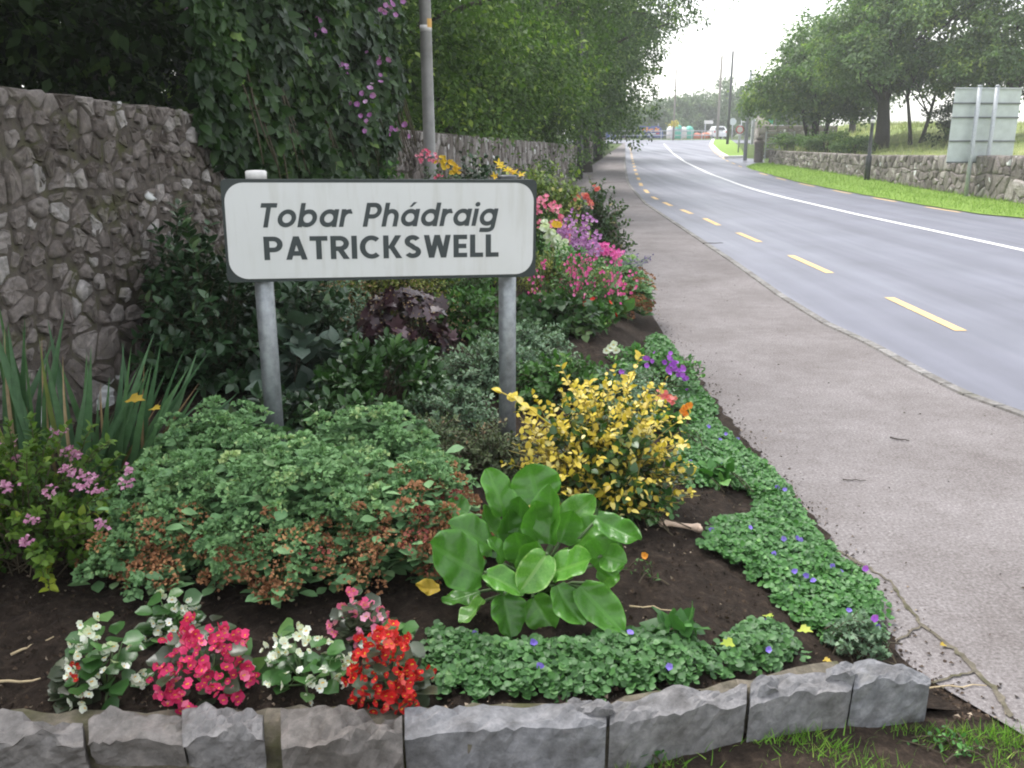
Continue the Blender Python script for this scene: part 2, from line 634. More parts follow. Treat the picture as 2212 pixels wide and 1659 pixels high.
def xe(y):
    """left edge of the footpath (edge of the flower bed)"""
    if y < BEDEDGE[0][1]:
        return BEDEDGE[0][0] + 0.12 * (BEDEDGE[0][1] - y)
    if y > 17.5:
        f = min((y - 17.5) / 4.0, 1.0)
        return (1 - f) * lerp_list(BEDEDGE, 17.5) + f * (wallx(y) + 0.05)
    return lerp_list(BEDEDGE, y)


def hb(x, y):
    """surface of the flower bed"""
    e = (xe(y) - x) / 0.8
    s = min(max(e, 0.0), 1.0)
    s = s * s * (3 - 2 * s)
    b = 0.14 + 0.05 * min(max(y - 2.1, 0.0), 3.6)
    return 0.012 + (b - 0.012) * s


def B(px, d, extra=0.0):
    z = 0.2
    for _ in range(3):
        x = X_at(px, d, z)
        z = hb(x, d)
    return np.array((x, d, z + extra))


# ------------------------------------------------------------------ ground
g = MB()
ys = [-25, -10, 0, 10, 20, 24, 26, 28, 30, 32, 36, 45, 60, 80, 100, 120, 140, 180, 260, 400]
for i in range(len(ys) - 1):
    a, b = ys[i], ys[i + 1]
    za, zb = rise(a) - 0.2, rise(b) - 0.2
    g.raw([(-250, a, za), (250, a, za), (250, b, zb), (-250, b, zb)], [(0, 1, 2, 3)])
tag(g.build('ground', LAND), 'low grassy land around the road and beyond the walls', 'ground', kind='structure')


def strip(yl, fl, fr, z, thick=0.0):
    m = MB()
    V = []
    for y in yl:
        V += [(fl(y), y, rise(y) + z), (fr(y), y, rise(y) + z)]
    F = [(2 * i, 2 * i + 1, 2 * i + 3, 2 * i + 2) for i in range(len(yl) - 1)]
    m.raw(V, F)
    if thick:
        V = []
        for y in yl:
            V += [(fr(y), y, rise(y) + z), (fr(y), y, rise(y) + z - thick)]
        m.raw(V, [(2 * i, 2 * i + 1, 2 * i + 3, 2 * i + 2) for i in range(len(yl) - 1)])
    return m


kx = lambda y: lerp_list(KERB, y)
rx = lambda y: lerp_list(REDGE, y)
cx_ = lambda y: lerp_list(CENTRE, y)
YR = list(np.arange(-8, 24, 0.5)) + list(np.arange(24, 96, 1.5))
road = strip(YR, lambda y: kx(y) - 0.02, lambda y: rx(y) + 0.35, ROADZ)
# the junction at the far end
road.raw([(-45, 95.0, rise(95) + ROADZ), (60, 95.0, rise(95) + ROADZ), (60, 112, rise(112) + ROADZ), (-45, 112, rise(112) + ROADZ)], [(0, 1, 2, 3)])
ROAD = tag(road.build('road', ASPH), 'grey two lane asphalt road curving away into the distance', 'road', kind='structure')


def dash(m, p0, p1, wd, z):
    p0, p1 = np.array(p0[:2]), np.array(p1[:2])
    t = nrm(p1 - p0)
    n = np.array((-t[1], t[0])) * wd / 2
    q = [p0 - n, p1 - n, p1 + n, p0 + n]
    m.raw([(a[0], a[1], rise(a[1]) + z) for a in q], [(0, 1, 2, 3)])


yl = MB()
for a, b in [((1921, 643), (2076, 715)), ((1708, 552), (1793, 590)), ((1594, 503), (1641, 523)), ((1522, 472), (1553, 487)), ((1472, 453), (1494, 462)), ((1434, 437), (1450, 445)), ((1409, 425), (1420, 431))]:
    dash(yl, PG(*a, ROADZ), PG(*b, ROADZ), 0.11, ROADZ + 0.004)
p_last = PG(1409, 425, ROADZ)
off = p_last[0] - kx(p_last[1])
y = p_last[1] + 1.7
while y < 90:
    dash(yl, (kx(y) + off, y), (kx(y + 1.5) + off, y + 1.5), 0.12, ROADZ + 0.004)
    y += 3.2
for k in range(1, 4):                                    # nearer dashes, towards the camera side
    q0, q1 = PG(1921, 643, ROADZ), PG(2076, 715, ROADZ)
    dd = (q1 - q0)[:2]
    s = q1[:2] + dd * (1.1 + 2.1 * (k - 1))
    dash(yl, s, s + dd, 0.11, ROADZ + 0.004)
y = 14.0
while y < 85:
    dash(yl, (rx(y), y), (rx(y + 1.6), y + 1.6), 0.1, ROADZ + 0.004)
    y += 3.3
yl.build('edge_line', YELLINE, ROAD)
cl = strip(list(np.arange(2, 24, 0.5)) + list(np.arange(24, 93, 1.5)), lambda y: cx_(y) - 0.07, lambda y: cx_(y) + 0.07, ROADZ + 0.004)
cl.build('centre_line', WHLINE, ROAD)

YP = list(np.arange(-8, 24, 0.25)) + list(np.arange(24, 96, 1.5))


def pathleft(y):
    if y < BEDEDGE[0][1]:
        return BEDEDGE[0][0] - 0.02 + 0.55 * (BEDEDGE[0][1] - y) * (1 if y > 1.2 else 1.0)
    return xe(y) - (0.25 if y < 18 else 0.1)


KERBW = 0.1
path = strip(YP, pathleft, lambda y: kx(y) - KERBW, 0.0)
tag(path.build('footpath', PATH), 'pale worn tarmac footpath between flower bed and road', 'footpath', kind='structure')
kb = MB()
for i in range(len(YP) - 1):
    a, b = YP[i], YP[i + 1]
    V = []
    for y in (a, b - 0.012):
        jz = 0.012
        V += [(kx(y) - KERBW, y, rise(y) - 0.01), (kx(y) - KERBW + 0.01, y, rise(y) + jz), (kx(y) - 0.02, y, rise(y) + jz), (kx(y), y, rise(y) + jz - 0.02), (kx(y), y, rise(y) + ROADZ - 0.03)]
    kb.raw(V, [(j, j + 1, j + 6, j + 5) for j in range(4)] + [(4, 3, 2, 1, 0), (5, 6, 7, 8, 9)], RNG.random())
tag(kb.build('kerb', KERBM), 'low weathered concrete kerb along the footpath', 'kerb', kind='structure')

# cracked strip of old concrete between the bed corner and the footpath
ck = MB()
crack = [PG(x, y)[:2] for x, y in [(1800, 1186), (1870, 1222), (1918, 1255), (1955, 1305), (1985, 1345), (2050, 1395), (2100, 1440), (2150, 1500), (2185, 1560)]]
cj = [(c[0] + RNG.normal() * 0.006, c[1] + RNG.normal() * 0.006) for c in crack]
fine = []
for a, b in zip(cj[:-1], cj[1:]):
    for k in range(6):
        f = k / 6
        fine.append((a[0] + (b[0] - a[0]) * f + RNG.normal() * 0.004, a[1] + (b[1] - a[1]) * f + RNG.normal() * 0.004))
V = []
for i, (x_, y_) in enumerate(fine):
    hw = 0.002 + 0.006 * (i / len(fine)) + abs(RNG.normal()) * 0.004
    V += [(x_ - hw, y_ - hw * .6, 0.004), (x_ + hw, y_ + hw * .6, 0.004)]
ck.raw(V, [(2 * i, 2 * i + 1, 2 * i + 3, 2 * i + 2) for i in range(len(fine) - 1)])
for q in ([(1915, 1400), (1990, 1352)], [(2010, 1478), (2105, 1452)]):
    a, b = PG(*q[0])[:2], PG(*q[1])[:2]
    V = []
    for k in range(9):
        f = k / 8
        p = a + (b - a) * f + RNG.normal(size=2) * 0.004
        V += [(p[0], p[1] - 0.005, 0.005), (p[0], p[1] + 0.005, 0.005)]
    ck.raw(V, [(2 * i, 2 * i + 1, 2 * i + 3, 2 * i + 2) for i in range(8)])
tag(ck.build('path_crack', EDGEMORTAR), 'dark soil filled crack across the footpath corner', 'crack', kind='structure')

# front soil in front of the stone edging
fs = MB()
def soilz(x, y):
    u, v = (x + 3.0) / 5.6, (y - 0.2) / 2.35
    return (-0.008 + 0.006 * math.sin(u * 37) * math.sin(v * 23) + 0.05 * min(1, max(0, (u - .52) * 6)) * min(1, max(0, (v - .45) * 3)) * min(1, max(0, (.745 - u) * 14)))


fs.grid(lambda u, v: (-3.0 + 5.6 * u, 0.2 + 2.35 * v, soilz(-3.0 + 5.6 * u, 0.2 + 2.35 * v)), 110, 44)
tag(fs.build('soil', SOIL2), 'bare brown soil with thin grass before the stone edging', 'soil', kind='structure')

# flower bed soil
STF = [PZ(x, y, 0.17)[:2] for x, y in [(-440, 1596), (0, 1592), (250, 1588), (500, 1585), (880, 1580), (1290, 1560), (1600, 1500), (1840, 1466), (2015, 1450)]]
STB = [PZ(x, y, 0.19)[:2] for x, y in [(-440, 1532), (0, 1530), (250, 1527), (500, 1520), (880, 1525), (1290, 1508), (1600, 1462), (1840, 1412), (1905, 1410)]]
bd = MB()
ybed = list(np.arange(1.75, 6, 0.05)) + list(np.arange(6, 22, 0.4))
NX = 110
V = []
for y in ybed:
    x0, x1 = wallx(y) - 0.15, xe(y) + 0.03 + 0.025 * math.sin(y * 9) * math.sin(y * 23 + 1) + RNG.normal() * 0.004
    for i in range(NX + 1):
        x = x0 + (x1 - x0) * (i / NX)
        z = hb(x, y) + (0.012 * math.sin(x * 41 + 3 * math.sin(y * 17)) * math.sin(y * 33 + x * 9) + RNG.normal() * 0.004) * min(1.0, (x1 - x) * 4)
        yb = float(np.interp(x, [q[0] for q in STB], [q[1] for q in STB])) - 0.015
        if y < yb:
            z = min(z, 0.1)
            y_ = max(y, yb)
        else:
            y_ = y
        V.append((x, y_, z))
bd.raw(V, [(j * (NX + 1) + i, j * (NX + 1) + i + 1, (j + 1) * (NX + 1) + i + 1, (j + 1) * (NX + 1) + i) for j in range(len(ybed) - 1) for i in range(NX)], 0.5, 0, True)
tag(bd.build('bed_soil', SOIL), 'dark crumbly soil of the raised flower bed', 'soil', kind='structure')

# ------------------------------------------------------------------ stone edging
edging = thing('stone_edging', 'rough grey stone edging set in mossy mortar along the front of the flower bed', 'stone edging', (*((STF[3] + STB[3]) / 2), 0.0))
E0 = np.array(edging.location)


def curve_at(pts, xs):
    ax = np.array([p[0] for p in pts])
    ay = np.array([p[1] for p in pts])
    return float(np.interp(xs, ax, ay))


def edge_stone(pxa, pxb, yf, yb, ztop, zbot, name='stone', rough=0.016, tint=0.5, taper=0.0, setback=0.0, topdrop=0.0, nx=16, tipup=0.0):
    """one rough block. pxa..pxb along the front edge, yf / yb picture heights of the front and back of its top"""
    A, Bp = PZ(pxa, yf[0], ztop)[:2], PZ(pxb, yf[1], ztop)[:2]
    Cb, Db = PZ(pxa, yb[0], ztop)[:2], PZ(pxb, yb[1], ztop)[:2]
    m = MB()
    seed = RNG.random() * 90
    ny, nz = 6, 7

    def nz_(p, f):
        return math.sin(p[0] * f + seed) * math.sin(p[1] * f * 1.3 + seed * 2) * math.sin(p[2] * f * 1.1 + seed * 3 + p[0] * 7)

    def top(u, v):
        a = A + (Bp - A) * u
        c = Cb + (Db - Cb) * u
        p = a + (c - a) * v
        z = ztop - taper * max(0, u - 0.6) * 2 - 0.012 * (2 * u - 1) ** 4 - topdrop * (1 - v)
        return np.array((p[0], p[1], z))

    def jag(p, k=1.0):
        n = (nz_(p, 23) + 0.6 * nz_(p, 51) + 0.45 * nz_(p, 113)) * rough * k
        return n
    ez = 0.02
    V, F = [], []
    rows = []
    for k in range(nz + 1):                                # front face, bottom to top
        f = k / nz
        row = []
        for i in range(nx + 1):
            u = i / nx
            p = top(u, 0).copy()
            zt = p[2]
            zb_ = zbot + tipup * u * u
            p[2] = zb_ + (zt - 0.006 - zb_) * f
            ins = 0.05 * (max(0, 0.1 - u) + max(0, u - 0.9))
            p[1] += ins + setback + 0.012 * (1 - f) + jag(p, 0.55 if k < nz else 1.0)
            if k == nz:
                p[2] += jag((p[0] * 1.7, 3.1, 0.4), 0.8)
            row.append(p)
        rows.append(row)
    for k in range(1, ny + 1):                             # top, front to back
        v = k / ny
        row = []
        for i in range(nx + 1):
            u = i / nx
            p = top(u, v).copy()
            p[2] += jag(p, 1.2) - (0.03 if k == ny else 0)
            row.append(p)
        rows.append(row)
    lastrow = [p.copy() - np.array((0, 0, ztop - zbot)) for p in rows[-1]]
    rows.append(lastrow)
    W = nx + 1
    V = [p - E0 for r in rows for p in r]
    R = len(rows)
    F = [(j * W + i, j * W + i + 1, (j + 1) * W + i + 1, (j + 1) * W + i) for j in range(R - 1) for i in range(nx)]
    F += [((R - 1) * W + i, (R - 1) * W + i + 1, i + 1, i) for i in range(nx)]
    F.append(tuple(j * W for j in range(R)))
    F.append(tuple(j * W + nx for j in range(R))[::-1])
    m.raw(V, F, tint, 0, False)
    o = m.build(name, SLATE, edging)
    return o


edge_stone(-430, -168, (1600, 1594), (1536, 1530), 0.18, -0.05, tint=0.3)
edge_stone(-160, 178, (1592, 1598), (1528, 1546), 0.185, 0.06, tint=0.4)
edge_stone(-160, 160, (1652, 1660), (1625, 1640), 0.075, -0.05, tint=0.35, setback=-0.01)
edge_stone(190, 392, (1592, 1598), (1530, 1533), 0.19, 0.10, tint=0.3)
edge_stone(392, 566, (1590, 1586), (1512, 1516), 0.20, 0.095, tint=0.6)
edge_stone(186, 560, (1612, 1612), (1570, 1570), 0.115, -0.05, tint=0.3, setback=-0.012, rough=0.009)
edge_stone(606, 868, (1606, 1592), (1512, 1528), 0.19, -0.05, tint=0.2, rough=0.02)
edge_stone(874, 1310, (1582, 1562), (1520, 1508), 0.18, -0.05, tint=0.8, rough=0.013, nx=26)
edge_stone(1226, 1326, (1535, 1532), (1508, 1506), 0.195, 0.12, tint=0.7, nx=8)
edge_stone(1318, 1614, (1560, 1508), (1502, 1470), 0.175, -0.05, tint=0.65, rough=0.015, nx=20)
edge_stone(1622, 1684, (1492, 1486), (1470, 1462), 0.185, 0.1, tint=0.75, nx=6)
edge_stone(1622, 1842, (1512, 1478), (1458, 1440), 0.17, -0.05, tint=0.7, rough=0.012)
edge_stone(1786, 1848, (1452, 1456), (1422, 1432), 0.19, 0.1, tint=0.78, nx=6)
edge_stone(1846, 2014, (1478, 1456), (1408, 1440), 0.165, -0.02, tint=0.85, taper=0.03, rough=0.012, tipup=.05)
mo = MB()
n = 60
X0, X1 = STF[0][0], STF[-2][0]
rows = [[], [], [], []]
for i in range(n + 1):
    x = X0 + (X1 - X0) * i / n
    yf_, yb_ = curve_at(STF, x) + 0.005, curve_at(STB, x) + 0.03
    j = RNG.normal(size=4) * 0.006
    yf_ = min(yf_, yb_ - 0.01)
    rows[0].append(np.array((x, yf_ + 0.01 + j[0], -0.05)) - E0)
    rows[1].append(np.array((x, yf_ + j[1], 0.135 + j[2])) - E0)
    rows[2].append(np.array((x, (yf_ + yb_) / 2, 0.16 + j[3])) - E0)
    rows[3].append(np.array((x, yb_, 0.16 + j[0])) - E0)
Wn = n + 1
mo.raw([p for r in rows for p in r], [(j * Wn + i, j * Wn + i + 1, (j + 1) * Wn + i + 1, (j + 1) * Wn + i) for j in range(3) for i in range(n)], RNG.random(3 * n), 0, True)
mo.build('mortar', EDGEMORTAR, edging)


# ------------------------------------------------------------------ rubble stone walls
def clip_poly(poly, nx_, ny_, c):
    out = []
    k = len(poly)
    for i in range(k):
        a, b = poly[i], poly[(i + 1) % k]
        da, db = a[0] * nx_ + a[1] * ny_ - c, b[0] * nx_ + b[1] * ny_ - c
        if da <= 0:
            out.append(a)
        if da * db < 0:
            t = da / (da - db)
            out.append((a[0] + (b[0] - a[0]) * t, a[1] + (b[1] - a[1]) * t))
    return out


def cells(s0, s1, q0, q1, ds, dq, jit=0.46):
    """irregular stone outlines tiling a rectangle"""
    ni, nj = max(1, round((s1 - s0) / ds)), max(1, round((q1 - q0) / dq))
    ds, dq = (s1 - s0) / ni, (q1 - q0) / nj
    P = {}
    for j in range(nj):
        for i in range(ni):
            P[i, j] = (s0 + (i + 0.5 + (0.5 if j % 2 else 0) * 0.9 + random.uniform(-jit, jit)) * ds, q0 + (j + 0.5 + random.uniform(-jit, jit)) * dq)
    for key in list(P):                     # some stones are bigger, some joints hold a small filler
        if random.random() < .2:
            del P[key]
    k = ds / dq * 0.85
    out = []
    for (i, j), (a, b) in P.items():
        poly = [(s0, q0), (s1, q0), (s1, q1), (s0, q1)]
        for di in range(-4, 5):
            for dj in range(-3, 4):
                o = P.get((i + di, j + dj))
                if o is None or (di == 0 and dj == 0):
                    continue
                nx_, ny_ = (o[0] - a), (o[1] - b) * k * k
                c = ((o[0] ** 2 - a ** 2) + k * k * (o[1] ** 2 - b ** 2)) / 2
                poly = clip_poly(poly, nx_, ny_, c)
                if len(poly) < 3:
                    break
            if len(poly) < 3:
                break
        if len(poly) >= 3 and max(p[0] for p in poly) - min(p[0] for p in poly) < 3 * ds and max(p[1] for p in poly) - min(p[1] for p in poly) < 3.2 * dq:
            out.append(poly)
    return out


def chaikin(p, f=0.22):
    out = []
    for i in range(len(p)):
        a, b = p[i], p[(i + 1) % len(p)]
        out += [(a[0] + (b[0] - a[0]) * f, a[1] + (b[1] - a[1]) * f), (a[0] + (b[0] - a[0]) * (1 - f), a[1] + (b[1] - a[1]) * (1 - f))]
    return out


def stone_wall(name, label, pts, topz, basez, side, bands, mats, thick=0.4, proud=0.03, cat='stone wall', cap=None, group=None):
    """pts: plan polyline; side: +1 when the shown face lies to the right of the direction of travel"""
    pts = [np.array(p, float) for p in pts]
    seg = [np.linalg.norm(b - a) for a, b in zip(pts[:-1], pts[1:])]
    cum = np.concatenate(([0], np.cumsum(seg)))
    Ltot = cum[-1]

    def at(s):
        i = int(np.clip(np.searchsorted(cum, s) - 1, 0, len(seg) - 1))
        t = (pts[i + 1] - pts[i]) / seg[i]
        p = pts[i] + t * (s - cum[i])
        return p, np.array((t[1], -t[0])) * side

    root = thing(name, label, cat, (*pts[0], basez(pts[0][1])), 0, group)
    O = np.array(root.location)

    def w3(s, q, d):
        p, nn = at(s)
        zb, zt = basez(p[1]), topz(p[1])
        if 0 < q < 1:
            q = q + (0.03 * math.sin(1.9 * s + 1) + 0.022 * math.sin(5.3 * s)) * 4 * q * (1 - q)
        x = p + nn * d
        return np.array((x[0], x[1], zb + (zt - zb) * q)) - O
    hm = np.mean([topz(p[1]) - basez(p[1]) for p in pts])
    core = MB()
    nseg = max(4, int(Ltot / 0.5))
    ringq = [(-0.08, 0.0), (0.5, 0.0), (0.985, 0.0), (1.0, -0.08), (1.0, -thick + 0.05), (0.97, -thick), (-0.08, -thick)]
    V = []
    for i in range(nseg + 1):
        s = Ltot * i / nseg
        V += [w3(s, q + (RNG.normal() * 0.006 if q > 0.9 else 0), d) for q, d in ringq]
    R = len(ringq)
    F = [(i * R + j, i * R + j + 1, (i + 1) * R + j + 1, (i + 1) * R + j) for i in range(nseg) for j in range(R - 1)]
    F.append(tuple(range(R)))
    F.append(tuple(nseg * R + j for j in range(R)))
    core.raw(V, F, RNG.random(len(F)), 0)
    core.build('mortar', mats[1], root)
    st = MB()
    for (sa, sb, qa, qb, ds, dq) in bands:
        for poly in cells(sa, min(sb, Ltot), qa * hm, qb * hm, ds, dq):
            cxm = sum(p[0] for p in poly) / len(poly)
            cym = sum(p[1] for p in poly) / len(poly)
            size = max(max(abs(p[0] - cxm) for p in poly), max(abs(p[1] - cym) for p in poly))
            gap = random.choice((random.uniform(0.003, 0.012), random.uniform(0.003, 0.028)))
            k0 = max(0.55, 1 - gap / max(size * 0.6, 0.01))
            pl = chaikin([(cxm + (p[0] - cxm) * k0, cym + (p[1] - cym) * k0) for p in poly], random.uniform(0.07, 0.2))
            pl = [(a + random.gauss(0, 0.004), b + random.gauss(0, 0.004)) for a, b in pl]
            pr = proud * random.uniform(0.2, 1.6)
            ta, tb = random.gauss(0, 0.06), random.gauss(0, 0.06)
            rings = [(1.0, -0.02, 0), (0.96, pr * 0.5, 1), (0.82, pr * 1.0, 1), (0.42, pr * 1.05, 1)]
            V, F = [], []
            K = len(pl)
            for sc_, dp, nn_ in rings:
                for a, b in pl:
                    aa, bb = cxm + (a - cxm) * sc_, cym + (b - cym) * sc_
                    d = dp + (min(.015, max(-.015, ta * (aa - cxm) + tb * (bb - cym))) + random.gauss(0, 0.0045) if nn_ else 0)
                    V.append(w3(aa, bb / hm, d))
            V.append(w3(cxm, cym / hm, pr * 1.05 + random.gauss(0, 0.003)))
            for r in range(len(rings) - 1):
                for j in range(K):
                    j2 = (j + 1) % K
                    F.append((r * K + j, r * K + j2, (r + 1) * K + j2, (r + 1) * K + j))
            b0 = (len(rings) - 1) * K
            for j in range(K):
                F.append((b0 + j, b0 + (j + 1) % K, len(V) - 1))
            st.raw(V, F, np.full(len(F), min(1, max(0, random.gauss(0.5 if sa < L9 or Ltot < 30 else .78, 0.27)))), 0, random.random() < .4)  # far stretch of the long wall: open-sky light painted into the stone tint
    st.build('stonework', mats[0], root)
    if cap:
        cp = MB()
        V = []
        rq = [(0.0, 0.045), (0.08, 0.05), (0.1, -thick / 2), (0.08, -thick - 0.04), (0.0, -thick - 0.04)]
        for i in range(nseg + 1):
            s = Ltot * i / nseg
            for dz, d in rq:
                v = w3(s, 1.0, d)
                v[2] += dz * 0.8 + 0.002 + RNG.normal() * 0.006
                V.append(v)
        R = len(rq)
        cp.raw(V, [(i * R + j, i * R + j + 1, (i + 1) * R + j + 1, (i + 1) * R + j) for i in range(nseg) for j in range(R - 1)] + [tuple(range(R)), tuple(nseg * R + j for j in range(R))], 0.8, 0)
        cp.build('coping', cap, root)
    return root


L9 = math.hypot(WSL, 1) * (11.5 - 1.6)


def ltop(y):
    return float(np.interp(y, [1, 4, 6, 10, 20, 33, 36], [1.86, 1.8, 1.72, 1.66, 1.48, 1.24, 1.08]))


LW = [(wallx(y), y) for y in (1.6, 9.0, 14.0, 22.0, 34.6)]
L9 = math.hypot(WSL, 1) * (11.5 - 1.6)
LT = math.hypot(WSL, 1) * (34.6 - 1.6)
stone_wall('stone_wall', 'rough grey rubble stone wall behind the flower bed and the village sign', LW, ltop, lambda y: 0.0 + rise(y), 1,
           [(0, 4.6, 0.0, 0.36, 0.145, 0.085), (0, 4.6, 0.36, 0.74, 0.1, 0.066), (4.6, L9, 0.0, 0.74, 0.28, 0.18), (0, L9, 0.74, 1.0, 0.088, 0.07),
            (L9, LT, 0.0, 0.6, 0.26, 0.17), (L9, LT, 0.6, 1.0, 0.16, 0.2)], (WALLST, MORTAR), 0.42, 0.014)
FWx = lambda y: 3.15 + 0.1165 * (y - 39.5)
stone_wall('stone_wall', 'far shaded stone wall beside the footpath beyond the dark lamp post under the trees', [(FWx(y), y) for y in (39.5, 56, 72, 90)],
           lambda y: rise(y) + 1.35 + 0.003 * (y - 39), lambda y: rise(y) - 0.02, 1, [(0, 60, 0, 1, 0.5, 0.27)], (WALLST, MORTAR), 0.45, 0.03)

RW = [(12.35, 17.0), (12.45, 22.4), (13.05, 34.0), (12.9, 46.5)]
RWt = lambda y: float(np.interp(y, [16, 22.4, 34, 46.7], [1.2, 1.11, 0.87, 0.83]))
stone_wall('stone_wall', 'long low stone wall along the green verge on the far side of the road', RW, RWt, lambda y: -0.06 + rise(y), -1,
           [(0, 31, 0, 0.55, 0.3, 0.17), (0, 31, 0.55, 1.0, 0.24, 0.2)], (WALLFAR, MORTARFAR), 0.4, 0.035)

# ------------------------------------------------------------------ verges and field
m = MB()
yv = list(np.arange(10, 47.5, 0.5))
V = []
for y in yv:
    xr = rx(y) + 0.15
    xw = float(np.interp(y, [17, 22.4, 34, 46.5], [12.35, 12.45, 13.05, 12.9])) + 0.1
    f = min(1, max(0, (y - 43.0) / 4.0))
    xr = xr + f * max(0, (xw - xr - 0.3)) * f
    for k in range(6):
        t = k / 5
        V.append((xr + (xw - xr) * t + (RNG.normal() * 0.03 if k == 0 else 0), y, rise(y) + ROADZ + 0.02 + 0.05 * min(1, t * 4)))
m.raw(V, [(i * 6 + j, i * 6 + j + 1, i * 6 + j + 7, i * 6 + j + 6) for i in range(len(yv) - 1) for j in range(5)], 0.5, 0, True)
tag(m.build('grass_verge', VERGE), 'bright green mown verge below the long low wall', 'grass verge', kind='structure')
m = MB()
pv = [PG(x, y) for x, y in [(1536, 312), (1541, 301), (1580, 303), (1592, 312), (1604, 327), (1609, 338), (1570, 339), (1552, 329)]]
m.raw([(p[0], p[1], rise(p[1]) + 0.02) for p in pv], [tuple(range(len(pv)))[::-1]])
tag(m.build('grass_verge', VERGE), 'small bright green triangle of grass at the far junction', 'grass verge', kind='structure')
m = MB()
for a, b in zip([pv[1], pv[0], pv[7], pv[6]], [pv[0], pv[7], pv[6], pv[5]]):
    t = nrm((b - a)[:2])
    nn = np.array((-t[1], t[0])) * 0.14
    q = [a[:2] - nn, b[:2] - nn, b[:2] + nn, a[:2] + nn]
    m.raw([(p[0], p[1], rise(p[1]) + 0.06) for p in q] + [(p[0], p[1], rise(p[1]) - 0.12) for p in q], [(0, 1, 2, 3), (0, 4, 5, 1), (1, 5, 6, 2), (2, 6, 7, 3), (3, 7, 4, 0)], 0.9)
tag(m.build('kerb', WHLINE), 'pale kerb around the small green triangle at the junction', 'kerb', kind='structure')
# driveway mouth between the two verges
m = MB()
pd = [PG(x, y, -0.09) for x, y in [(1545, 331), (1570, 340), (1612, 342), (1650, 345), (1655, 357), (1640, 372), (1617, 368)]]
m.raw([(p[0], p[1], rise(p[1]) - 0.085) for p in pd], [tuple(range(len(pd)))[::-1]])
tag(m.build('driveway', ASPH), 'short tarmac driveway mouth between the verges', 'driveway', kind='structure')
# rough field behind the low wall
m = MB()


def fieldz(x, y):
    t = min(max((x - 13.4 - max(0, y - 47) * 0.27) / 7.0, 0), 1) * min(max((y - 12) / 12, 0), 1)
    k = min(max((y - 24) / 22, 0), 1)
    return rise(y) + 0.25 + t * (0.5 + 0.95 * k) + 0.12 * math.sin(x * 0.9) * math.sin(y * 0.7)


def fieldp(u, v):
    y = 8 + 82 * v
    x = 13.35 + 60 * u ** 1.6 + max(0, y - 47) * 0.27
    return (x, y, fieldz(x, y))


m.grid(fieldp, 40, 60)
tag(m.build('field', FIELD), 'rough yellow green meadow rising behind the low wall', 'field', kind='structure')


# ------------------------------------------------------------------ stroke lettering
def arc(cx, cy, r1, r2, a0, a1, n=14):
    return [(cx + r1 * math.cos(math.radians(a0 + (a1 - a0) * i / n)), cy + r2 * math.sin(math.radians(a0 + (a1 - a0) * i / n))) for i in range(n + 1)]


